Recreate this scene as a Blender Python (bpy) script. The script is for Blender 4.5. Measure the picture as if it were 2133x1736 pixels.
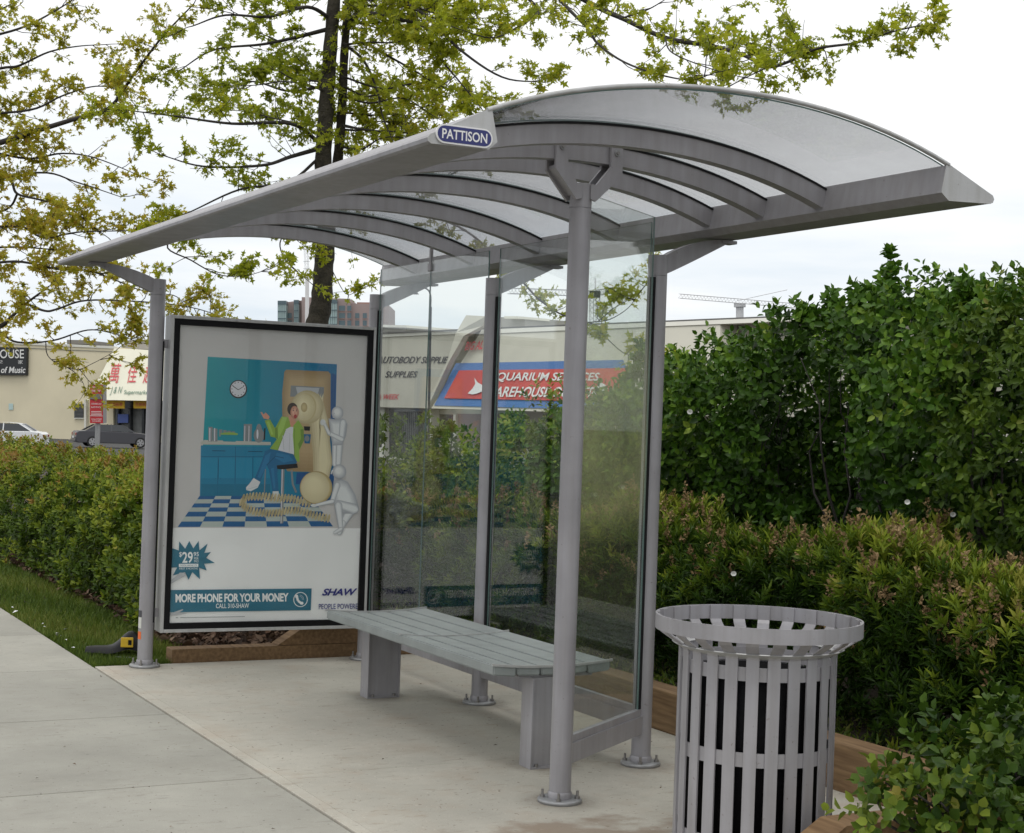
import bpy, bmesh, math, random
import numpy as np
from mathutils import Matrix, Vector
S = bpy.context.scene
for o in list(bpy.data.objects): bpy.data.objects.remove(o)
COL = S.collection
R_ = math.radians
random.seed(7); rng = np.random.default_rng(7)

# ------------------------------------------------------------------ camera
F = 3343.82; PITCH = .0045; ROLL = .0353; YAW = .4849
C0 = np.array([-3.9454, -6.1263, 1.5222])
FW = np.array([math.sin(YAW)*math.cos(PITCH), math.cos(YAW)*math.cos(PITCH), math.sin(PITCH)])
_rt = np.array([math.cos(YAW), -math.sin(YAW), 0.]); _up = np.cross(_rt, FW)
CR = math.cos(ROLL)*_rt + math.sin(ROLL)*_up
CU = -math.sin(ROLL)*_rt + math.cos(ROLL)*_up
cam = bpy.data.cameras.new('camera'); co = bpy.data.objects.new('camera', cam); COL.objects.link(co)
cam.sensor_fit = 'HORIZONTAL'; cam.sensor_width = 36; cam.lens = F/2133*36
cam.clip_start = .1; cam.clip_end = 3000
co.matrix_world = Matrix(((CR[0], CU[0], -FW[0], C0[0]), (CR[1], CU[1], -FW[1], C0[1]), (CR[2], CU[2], -FW[2], C0[2]), (0, 0, 0, 1)))
S.camera = co

# ------------------------------------------------------------------ sky, sun, exposure
SUN_EL, SUN_AZ = R_(70), R_(235)
W = bpy.data.worlds.new('World'); S.world = W; W.use_nodes = True
nt = W.node_tree; nt.nodes.clear(); N = nt.nodes.new; L = nt.links.new
out = N('ShaderNodeOutputWorld'); mix = N('ShaderNodeMixShader')
sky = N('ShaderNodeTexSky'); sky.sky_type = 'NISHITA'; sky.sun_disc = False
sky.sun_elevation = SUN_EL; sky.sun_rotation = SUN_AZ
b1 = N('ShaderNodeBackground'); b1.inputs[1].default_value = .10; L(sky.outputs[0], b1.inputs[0])
tc = N('ShaderNodeTexCoord'); sp = N('ShaderNodeSeparateXYZ'); L(tc.outputs['Generated'], sp.inputs[0])
mp = N('ShaderNodeMapping'); mp.inputs['Scale'].default_value = (2.0, 2.0, 13); L(tc.outputs['Generated'], mp.inputs[0])
no = N('ShaderNodeTexNoise'); no.inputs['Scale'].default_value = 1.7; no.inputs['Detail'].default_value = 6; no.inputs['Roughness'].default_value = .55
L(mp.outputs[0], no.inputs[0])
cr = N('ShaderNodeValToRGB'); L(no.outputs[0], cr.inputs[0])
cr.color_ramp.elements[0].position = .36; cr.color_ramp.elements[0].color = (.60, .69, .78, 1)
cr.color_ramp.elements[1].position = .60; cr.color_ramp.elements[1].color = (.86, .875, .885, 1)
hr = N('ShaderNodeMapRange'); hr.inputs[1].default_value = .03; hr.inputs[2].default_value = .26; L(sp.outputs[2], hr.inputs[0])
mc = N('ShaderNodeMixRGB'); L(hr.outputs[0], mc.inputs[0]); L(cr.outputs[0], mc.inputs[1]); mc.inputs[2].default_value = (.99, .99, .985, 1)
b2 = N('ShaderNodeBackground'); L(mc.outputs[0], b2.inputs[0]); b2.inputs[1].default_value = 1.10
mix.inputs[0].default_value = .93
L(b1.outputs[0], mix.inputs[1]); L(b2.outputs[0], mix.inputs[2]); L(mix.outputs[0], out.inputs[0])
sl = bpy.data.lights.new('sun', 'SUN'); sl.energy = .85; sl.angle = R_(22); sl.color = (1, .97, .92)
so = bpy.data.objects.new('sun', sl); COL.objects.link(so)
sd = Vector((math.sin(SUN_AZ)*math.cos(SUN_EL), math.cos(SUN_AZ)*math.cos(SUN_EL), math.sin(SUN_EL)))
so.rotation_euler = sd.to_track_quat('Z', 'Y').to_euler()
S.view_settings.view_transform = 'Standard'; S.view_settings.look = 'None'
S.view_settings.exposure = 0.10; S.view_settings.gamma = 1
S.cycles.max_bounces = 10; S.cycles.transparent_max_bounces = 24

# ------------------------------------------------------------------ pixel rays (photo px, 2133 wide) used to measure distant things
def ray(x, y): return FW + CR*(x-1066.5)/F - CU*(y-868)/F
def at(x, y, d): return C0 + ray(x, y)*d
def onplane(x, y, p, n):
    r = ray(x, y); return C0 + r*(((p-C0)@n)/(r@n))
def ZM(ox, oy, s): return lambda x, y: ((ox+x*s)*.8608, (oy+y*s)*.8608)

# ------------------------------------------------------------------ materials
M = {}
def newmat(name):
    m = bpy.data.materials.new(name); m.use_nodes = True; t = m.node_tree; M[name] = m
    return m, t, t.nodes.get('Principled BSDF'), t.nodes.get('Material Output')
def plain(name, col, rough=.5, metal=0., noise=.0, nscale=20., bump=0., bscale=60., spec=.5):
    m, t, p, o = newmat(name)
    p.inputs['Roughness'].default_value = rough; p.inputs['Metallic'].default_value = metal
    p.inputs['Specular IOR Level'].default_value = spec
    p.inputs['Base Color'].default_value = (*col, 1)
    g = t.nodes.new('ShaderNodeTexCoord')
    if noise:
        n = t.nodes.new('ShaderNodeTexNoise'); n.inputs['Scale'].default_value = nscale; n.inputs['Detail'].default_value = 5
        t.links.new(g.outputs['Object'], n.inputs[0])
        r = t.nodes.new('ShaderNodeValToRGB'); t.links.new(n.outputs[0], r.inputs[0])
        r.color_ramp.elements[0].position = .3; r.color_ramp.elements[1].position = .7
        r.color_ramp.elements[0].color = (*[c*(1-noise) for c in col], 1); r.color_ramp.elements[1].color = (*[min(1, c*(1+noise)) for c in col], 1)
        t.links.new(r.outputs[0], p.inputs['Base Color'])
    if bump:
        n2 = t.nodes.new('ShaderNodeTexNoise'); n2.inputs['Scale'].default_value = bscale; n2.inputs['Detail'].default_value = 4
        t.links.new(g.outputs['Object'], n2.inputs[0])
        b = t.nodes.new('ShaderNodeBump'); b.inputs['Strength'].default_value = bump; b.inputs['Distance'].default_value = .02
        t.links.new(n2.outputs[0], b.inputs['Height']); t.links.new(b.outputs[0], p.inputs['Normal'])
    return m
def paintmat(name, col):
    m, t, p, o = newmat(name); n = t.nodes.new; l = t.links.new
    p.inputs['Metallic'].default_value = .2
    g = n('ShaderNodeTexCoord')
    def ns(scale, vec, det=5):
        mp = n('ShaderNodeMapping'); mp.inputs['Scale'].default_value = vec; l(g.outputs['Object'], mp.inputs[0])
        q = n('ShaderNodeTexNoise'); q.inputs['Scale'].default_value = scale; q.inputs['Detail'].default_value = det; l(mp.outputs[0], q.inputs[0]); return q
    def rg(src, a, b, c0, c1):
        r = n('ShaderNodeValToRGB'); l(src.outputs[0], r.inputs[0]); e = r.color_ramp.elements; e[0].position = a; e[1].position = b; e[0].color = (*c0, 1); e[1].color = (*c1, 1); return r
    a = rg(ns(5, (1, 1, 1)), .3, .7, tuple(c*.88 for c in col), tuple(c*1.06 for c in col))
    b = rg(ns(30, (1, 1, .06)), .35, .75, (1, 1, 1), (.84, .83, .80))            # faint run-off streaks
    c = rg(ns(55, (1, 1, 1), 2), .70, .78, (1, 1, 1), (.62, .56, .50))             # small chips and specks
    x = n('ShaderNodeMixRGB'); x.blend_type = 'MULTIPLY'; x.inputs[0].default_value = 1; l(a.outputs[0], x.inputs[1]); l(b.outputs[0], x.inputs[2])
    y = n('ShaderNodeMixRGB'); y.blend_type = 'MULTIPLY'; y.inputs[0].default_value = .8; l(x.outputs[0], y.inputs[1]); l(c.outputs[0], y.inputs[2])
    l(y.outputs[0], p.inputs['Base Color'])
    mr = n('ShaderNodeMapRange'); mr.inputs[3].default_value = .32; mr.inputs[4].default_value = .55; l(ns(9, (1, 1, .4)).outputs[0], mr.inputs[0]); l(mr.outputs[0], p.inputs['Roughness'])
    bp = n('ShaderNodeBump'); bp.inputs['Strength'].default_value = .05; bp.inputs['Distance'].default_value = .01; l(ns(140, (1, 1, 1)).outputs[0], bp.inputs['Height']); l(bp.outputs[0], p.inputs['Normal'])
paintmat('paint', (.355, .348, .370)); paintmat('paint_light', (.47, .475, .475))
plain('galv', (.33, .335, .34), .45, .5, .12, 40)
plain('rubber', (.010, .010, .011), .6, spec=.15)
plain('black', (.008, .008, .009), .45, spec=.15)
plain('bench_slat', (.275, .30, .295), .5, .1, .10, 9, .12, 120)
plain('bolt', (.30, .29, .28), .4, .8)
plain('logo_blue', (.018, .024, .15), .35)
plain('white_gloss', (.78, .78, .78), .35)
plain('liner', (.004, .004, .005), .6, 0, 0, 1, .5, 14, .1)
plain('orange', (.75, .16, .04), .6)
plain('yellow', (.70, .45, .02), .5, 0, .15, 14)
plain('purple', (.10, .03, .28), .5)
plain('litter_white', (.6, .6, .56), .7)
plain('bark', (.042, .036, .026), .9, 0, .45, 14, .9, 45)
plain('bark_twig', (.036, .031, .028), .85, 0, .3, 10)
plain('soil', (.045, .033, .024), .95, 0, .5, 18, 1.0, 40)
plain('cream_wall', (.70, .635, .46), .85, 0, .05, .5)
plain('grey_wall', (.56, .545, .465), .85, 0, .07, .6)
plain('grey_wall_dark', (.30, .295, .25), .85, 0, .12, 1.2)
plain('trim', (.70, .69, .62), .7, 0, .05, 1.)
plain('flashing', (.16, .155, .15), .7)
plain('awning', (.78, .76, .62), .7, 0, .04, .7)
plain('sign_black', (.02, .022, .024), .5)
plain('sign_white', (.74, .74, .72), .6)
plain('sign_red', (.50, .028, .035), .6, 0, .08, 1.5)
plain('sign_red2', (.55, .07, .055), .6, 0, .10, .8)
plain('sign_blue', (.065, .17, .42), .6, 0, .06, .8)
plain('text_dark', (.07, .07, .08), .7)
plain('text_green', (.12, .22, .16), .7)
plain('text_red', (.62, .10, .11), .7)
plain('yellow_banner', (.72, .45, .03), .7, 0, .08, 1.5)
plain('window_dark', (.025, .027, .03), .12)
plain('window_blind', (.17, .175, .17), .4, 0, .2, 3)
plain('blue_panel', (.07, .11, .33), .6)
plain('brick_wall', (.34, .265, .25), .85, 0, .10, .25)
plain('brick_band', (.33, .21, .18), .85)
plain('tower_glass', (.46, .60, .58), .15)
plain('tower_glass_dark', (.10, .15, .17), .2)
plain('roof_grey', (.33, .32, .30), .8, 0, .1, .7)
plain('crane', (.62, .63, .64), .6)
plain('lamp_dark', (.05, .055, .06), .5)
plain('pole_white', (.75, .75, .75), .5)
plain('car_white', (.75, .76, .77), .22)
plain('car_grey', (.085, .085, .095), .22, .3)
plain('car_glass', (.035, .04, .045), .06)
plain('tyre', (.015, .015, .015), .8)
plain('rim', (.45, .45, .46), .3, .8)
plain('tail_red', (.30, .012, .012), .25)
plain('plate', (.7, .7, .7), .5)
plain('asphalt', (.052, .052, .052), .9, 0, .25, 3, .3, 60)
plain('flower', (.75, .75, .72), .6)
for n, c in dict(p_grey=(.43, .415, .41), p_white=(.66, .70, .70), p_teal=(.012, .20, .26), p_teal2=(.010, .125, .25), p_blue=(.008, .06, .19),
                 p_cab=(.012, .155, .27), p_line=(.006, .05, .10), p_counter=(.36, .36, .33), p_tan=(.33, .235, .125), p_cream=(.55, .48, .30), p_cream2=(.42, .35, .20),
                 p_silver=(.18, .19, .20), p_dark=(.012, .012, .014), p_skin=(.46, .22, .15), p_hair=(.025, .014, .010), p_green=(.21, .33, .06),
                 p_green2=(.13, .22, .04), p_jean=(.014, .105, .22), p_jean2=(.008, .07, .15), p_shirt=(.50, .50, .54), p_man=(.50, .51, .52), p_man2=(.36, .37, .39), p_tileb=(.015, .085, .22),
                 p_tilew=(.34, .38, .36), p_ban=(.022, .12, .18), p_navy=(.018, .022, .16), p_lip=(.30, .02, .02)).items():
    plain(n, tuple(min(.88, v*1.38) for v in c), .42, 0, .04, 3)

def glass(name, tint, ior=1.5, dirt_haze=0., dcol=(.5, .5, .5)):
    m, t, p, o = newmat(name); t.nodes.remove(p)
    fr = t.nodes.new('ShaderNodeFresnel'); geo = t.nodes.new('ShaderNodeNewGeometry'); im = t.nodes.new('ShaderNodeMapRange')
    im.inputs[3].default_value = ior; im.inputs[4].default_value = 1/ior; t.links.new(geo.outputs['Backfacing'], im.inputs[0]); t.links.new(im.outputs[0], fr.inputs[0])
    tr = t.nodes.new('ShaderNodeBsdfTransparent'); tr.inputs[0].default_value = (*tint, 1)
    gl = t.nodes.new('ShaderNodeBsdfGlossy'); gl.inputs['Roughness'].default_value = .0
    mx = t.nodes.new('ShaderNodeMixShader'); t.links.new(fr.outputs[0], mx.inputs[0])
    last = tr
    if dirt_haze:
        df = t.nodes.new('ShaderNodeBsdfTranslucent'); df.inputs[0].default_value = (*dcol, 1)
        g = t.nodes.new('ShaderNodeTexCoord'); n = t.nodes.new('ShaderNodeTexNoise'); n.inputs['Scale'].default_value = 2.6; n.inputs['Detail'].default_value = 6
        t.links.new(g.outputs['Object'], n.inputs[0])
        mr = t.nodes.new('ShaderNodeMapRange'); mr.inputs[1].default_value = .3; mr.inputs[2].default_value = .75; mr.inputs[3].default_value = dirt_haze*.35; mr.inputs[4].default_value = dirt_haze*1.6
        t.links.new(n.outputs[0], mr.inputs[0])
        m2 = t.nodes.new('ShaderNodeMixShader'); t.links.new(mr.outputs[0], m2.inputs[0]); t.links.new(tr.outputs[0], m2.inputs[1]); t.links.new(df.outputs[0], m2.inputs[2])
        last = m2
    t.links.new(last.outputs[0], mx.inputs[1]); t.links.new(gl.outputs[0], mx.inputs[2]); t.links.new(mx.outputs[0], o.inputs[0])
    return m
glass('glass_wall', (.965, .985, .975), 1.5, .004, (.6, .62, .6))
# the short end pane has its yellow-green reflected haze painted on, masked by height
gm = glass('glass_painted_haze', (.965, .985, .975), 1.5, .16, (.72, .72, .40)); gt_ = gm.node_tree; mrn = [q for q in gt_.nodes if q.type == 'MAP_RANGE' and q.inputs[2].default_value == .75][0]
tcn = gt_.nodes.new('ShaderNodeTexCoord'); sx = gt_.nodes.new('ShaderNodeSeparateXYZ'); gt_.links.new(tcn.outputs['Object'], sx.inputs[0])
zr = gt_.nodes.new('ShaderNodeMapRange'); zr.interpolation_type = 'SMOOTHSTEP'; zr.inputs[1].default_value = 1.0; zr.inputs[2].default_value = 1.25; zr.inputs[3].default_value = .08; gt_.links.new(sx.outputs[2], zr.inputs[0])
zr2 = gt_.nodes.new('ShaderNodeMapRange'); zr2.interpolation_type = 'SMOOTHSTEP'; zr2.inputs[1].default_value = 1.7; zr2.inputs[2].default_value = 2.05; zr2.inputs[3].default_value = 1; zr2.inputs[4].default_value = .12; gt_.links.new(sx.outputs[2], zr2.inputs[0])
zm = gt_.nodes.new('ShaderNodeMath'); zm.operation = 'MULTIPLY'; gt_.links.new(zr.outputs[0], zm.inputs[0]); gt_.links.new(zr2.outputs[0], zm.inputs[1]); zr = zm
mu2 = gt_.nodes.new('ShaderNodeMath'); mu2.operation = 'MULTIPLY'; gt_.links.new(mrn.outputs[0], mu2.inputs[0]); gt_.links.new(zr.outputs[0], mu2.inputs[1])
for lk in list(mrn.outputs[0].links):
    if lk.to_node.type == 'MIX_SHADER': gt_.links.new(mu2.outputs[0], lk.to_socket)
glass('glass_cover', (.985, .99, .985), 1.28)
glass('glass_roof', (.84, .845, .85), 1.45, .10, (.45, .44, .44))
plain('glass_edge', (.13, .20, .19), .2)

def leafmat(name, stops, trans=.32, rough=.45, spec=.4):
    m, t, p, o = newmat(name)
    a = t.nodes.new('ShaderNodeAttribute'); a.attribute_name = 'tone'
    r = t.nodes.new('ShaderNodeValToRGB'); t.links.new(a.outputs['Fac'], r.inputs[0])
    while len(r.color_ramp.elements) < len(stops): r.color_ramp.elements.new(.5)
    for e, (ps, c) in zip(r.color_ramp.elements, stops): e.position = ps; e.color = (*c, 1)
    t.links.new(r.outputs[0], p.inputs['Base Color']); p.inputs['Roughness'].default_value = rough; p.inputs['Specular IOR Level'].default_value = spec
    tl = t.nodes.new('ShaderNodeBsdfTranslucent'); t.links.new(r.outputs[0], tl.inputs[0])
    mx = t.nodes.new('ShaderNodeMixShader'); mx.inputs[0].default_value = trans
    t.links.new(p.outputs[0], mx.inputs[1]); t.links.new(tl.outputs[0], mx.inputs[2]); t.links.new(mx.outputs[0], o.inputs[0])
leafmat('leaf_tree', [(0, (.23, .29, .016)), (.5, (.42, .455, .030)), (.8, (.55, .50, .04)), (1, (.56, .42, .06))], .6)
leafmat('leaf_tree_brown', [(0, (.25, .30, .018)), (.4, (.46, .43, .036)), (.75, (.56, .44, .055)), (1, (.52, .35, .06))], .6)
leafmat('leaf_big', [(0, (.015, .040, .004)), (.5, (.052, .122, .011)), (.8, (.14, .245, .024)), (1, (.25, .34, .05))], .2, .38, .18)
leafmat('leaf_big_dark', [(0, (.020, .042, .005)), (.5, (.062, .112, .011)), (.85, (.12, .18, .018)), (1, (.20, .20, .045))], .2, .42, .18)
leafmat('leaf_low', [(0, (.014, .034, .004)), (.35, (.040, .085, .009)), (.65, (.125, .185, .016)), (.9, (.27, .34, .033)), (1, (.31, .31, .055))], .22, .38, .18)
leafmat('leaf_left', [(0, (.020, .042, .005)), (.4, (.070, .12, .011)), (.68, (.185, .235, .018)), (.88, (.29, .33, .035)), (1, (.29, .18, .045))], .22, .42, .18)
leafmat('leaf_fore', [(0, (.020, .050, .006)), (.5, (.070, .125, .014)), (.85, (.20, .25, .032)), (1, (.28, .18, .05))], .22, .35, .18)
leafmat('raceme', [(0, (.19, .115, .05)), (1, (.37, .26, .13))], .1, .8)
leafmat('grass', [(0, (.055, .10, .010)), (.6, (.12, .18, .018)), (1, (.22, .23, .05))], .3, .6)
leafmat('litter', [(0, (.035, .020, .012)), (.6, (.10, .055, .032)), (1, (.22, .15, .10))], .1, .8)

def concrete(name, base, warm, stain):
    m, t, p, o = newmat(name); n = t.nodes.new; l = t.links.new
    p.inputs['Roughness'].default_value = .85
    g = n('ShaderNodeTexCoord')
    def noise(sc, det=6, rg=.6):
        q = n('ShaderNodeTexNoise'); q.inputs['Scale'].default_value = sc; q.inputs['Detail'].default_value = det; q.inputs['Roughness'].default_value = rg
        l(g.outputs['Object'], q.inputs[0]); return q
    def ramp(src, p0, p1, c0, c1):
        q = n('ShaderNodeValToRGB'); l(src.outputs[0], q.inputs[0]); e = q.color_ramp.elements
        e[0].position = p0; e[1].position = p1; e[0].color = (*c0, 1); e[1].color = (*c1, 1); return q
    def mixc(a, b, f, mode='MIX'):
        q = n('ShaderNodeMixRGB'); q.blend_type = mode
        if isinstance(f, (int, float)): q.inputs[0].default_value = f
        else: l(f.outputs[0], q.inputs[0])
        for i, s in ((1, a), (2, b)):
            if isinstance(s, tuple): q.inputs[i].default_value = (*s, 1)
            else: l(s.outputs[0], q.inputs[i])
        return q
    c1 = ramp(noise(1.1, 8, .65), .3, .72, tuple(x*.78 for x in base), tuple(x*1.10 for x in base))
    c2 = ramp(noise(220, 3), .3, .7, (.80, .80, .80), (1.15, 1.15, 1.15))
    c = mixc(c1, c2, .55, 'MULTIPLY')
    f = ramp(noise(2.7, 8, .7), .50, .68, (0, 0, 0), (.55, .55, .55)); c = mixc(c, warm, f)
    f = ramp(noise(38, 2), .675, .70, (0, 0, 0), (.6, .6, .6)); c = mixc(c, stain, f)
    mpe = n('ShaderNodeMapping'); mpe.inputs['Scale'].default_value = (7, 22, 1); mpe.inputs['Rotation'].default_value = (0, 0, .5); l(g.outputs['Object'], mpe.inputs[0])
    ne = n('ShaderNodeTexNoise'); ne.inputs['Scale'].default_value = 1.; ne.inputs['Detail'].default_value = 6; ne.inputs['Roughness'].default_value = .7; l(mpe.outputs[0], ne.inputs[0])
    f = ramp(ne, .57, .66, (0, 0, 0), (.5, .5, .5)); c = mixc(c, tuple(x*.72 for x in warm), f)      # leaf and rust stains
    f = ramp(noise(.9, 9, .75), .52, .70, (0, 0, 0), (.45, .45, .45)); c = mixc(c, tuple(x*.66 for x in base), f)   # grime patches
    f = ramp(noise(75, 2), .68, .70, (0, 0, 0), (.55, .55, .55)); c = mixc(c, tuple(x*1.3 for x in base), f)          # pale grit
    a = n('ShaderNodeAttribute'); a.attribute_name = 'tone'
    mu = n('ShaderNodeMixRGB'); mu.blend_type = 'MULTIPLY'; mu.inputs[0].default_value = 1; l(c.outputs[0], mu.inputs[1]); l(a.outputs['Color'], mu.inputs[2])
    l(mu.outputs[0], p.inputs['Base Color'])
    b = n('ShaderNodeBump'); b.inputs['Strength'].default_value = .25; b.inputs['Distance'].default_value = .004
    l(noise(160, 4).outputs[0], b.inputs['Height']); l(b.outputs[0], p.inputs['Normal'])
    return m, t, p, mu, g
concrete('walk', (.368, .358, .312), (.30, .285, .245), (.13, .12, .10))
_, t_, p_, mu_, g_ = concrete('pad', (.475, .452, .388), (.40, .325, .25), (.14, .11, .085))
# a washed-out mud stain by the near post (its own shape, part of the slab)
n = t_.nodes.new; l = t_.links.new
mpx = n('ShaderNodeMapping'); mpx.inputs['Location'].default_value = (.98*1.3, .98*3.2, 0); mpx.inputs['Scale'].default_value = (1.3, 3.2, 1); l(g_.outputs['Object'], mpx.inputs[0])
ln = n('ShaderNodeVectorMath'); ln.operation = 'LENGTH'; l(mpx.outputs[0], ln.inputs[0])
nz = n('ShaderNodeTexNoise'); nz.inputs['Scale'].default_value = 7; nz.inputs['Detail'].default_value = 7; l(g_.outputs['Object'], nz.inputs[0])
ad = n('ShaderNodeMath'); ad.operation = 'MULTIPLY_ADD'; ad.inputs[1].default_value = 1.7; l(nz.outputs[0], ad.inputs[0]); l(ln.outputs['Value'], ad.inputs[2])
# grime gathered round the feet of the posts, bench legs and bin
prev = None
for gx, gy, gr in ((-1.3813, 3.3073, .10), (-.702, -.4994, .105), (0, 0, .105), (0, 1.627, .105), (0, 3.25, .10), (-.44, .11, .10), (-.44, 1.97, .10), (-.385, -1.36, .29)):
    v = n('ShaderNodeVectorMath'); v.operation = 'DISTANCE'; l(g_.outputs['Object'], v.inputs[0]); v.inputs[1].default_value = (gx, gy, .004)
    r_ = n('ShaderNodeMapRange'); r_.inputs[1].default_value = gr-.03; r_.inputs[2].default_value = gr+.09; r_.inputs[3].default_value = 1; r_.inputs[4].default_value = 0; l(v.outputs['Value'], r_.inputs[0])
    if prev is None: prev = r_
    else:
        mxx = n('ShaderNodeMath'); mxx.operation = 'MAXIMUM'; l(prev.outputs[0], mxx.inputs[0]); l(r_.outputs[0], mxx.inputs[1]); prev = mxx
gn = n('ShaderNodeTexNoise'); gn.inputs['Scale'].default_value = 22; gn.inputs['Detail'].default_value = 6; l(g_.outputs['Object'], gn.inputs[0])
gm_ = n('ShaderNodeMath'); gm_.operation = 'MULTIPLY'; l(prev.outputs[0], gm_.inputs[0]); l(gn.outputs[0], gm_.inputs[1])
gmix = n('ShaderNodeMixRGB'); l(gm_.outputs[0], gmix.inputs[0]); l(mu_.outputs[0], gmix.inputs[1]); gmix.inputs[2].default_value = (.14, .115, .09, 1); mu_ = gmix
rp = n('ShaderNodeMapRange'); rp.inputs[1].default_value = 1.25; rp.inputs[2].default_value = 1.62; rp.inputs[3].default_value = .75; rp.inputs[4].default_value = 0; l(ad.outputs[0], rp.inputs[0])
mm = n('ShaderNodeMixRGB'); l(rp.outputs[0], mm.inputs[0]); l(mu_.outputs[0], mm.inputs[1]); mm.inputs[2].default_value = (.235, .175, .125, 1); l(mm.outputs[0], p_.inputs['Base Color'])

def wood():
    m, t, p, o = newmat('timber'); n = t.nodes.new; l = t.links.new
    p.inputs['Roughness'].default_value = .75
    g = n('ShaderNodeTexCoord'); mp = n('ShaderNodeMapping'); mp.inputs['Scale'].default_value = (30, 2.2, 30); l(g.outputs['Object'], mp.inputs[0])
    q = n('ShaderNodeTexNoise'); q.inputs['Scale'].default_value = 1.6; q.inputs['Detail'].default_value = 7; l(mp.outputs[0], q.inputs[0])
    r = n('ShaderNodeValToRGB'); l(q.outputs[0], r.inputs[0]); e = r.color_ramp.elements
    e[0].position = .3; e[1].position = .7; e[0].color = (.15, .085, .038, 1); e[1].color = (.30, .19, .095, 1)
    q2 = n('ShaderNodeTexNoise'); q2.inputs['Scale'].default_value = 2.5; l(g.outputs['Object'], q2.inputs[0])
    r2 = n('ShaderNodeValToRGB'); l(q2.outputs[0], r2.inputs[0]); r2.color_ramp.elements[0].color = (.6, .62, .62, 1); r2.color_ramp.elements[1].color = (1.1, 1.05, 1, 1)
    x = n('ShaderNodeMixRGB'); x.blend_type = 'MULTIPLY'; x.inputs[0].default_value = .8; l(r.outputs[0], x.inputs[1]); l(r2.outputs[0], x.inputs[2]); l(x.outputs[0], p.inputs['Base Color'])
    b = n('ShaderNodeBump'); b.inputs['Strength'].default_value = .4; b.inputs['Distance'].default_value = .01; l(q.outputs[0], b.inputs['Height']); l(b.outputs[0], p.inputs['Normal'])
wood()

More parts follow.
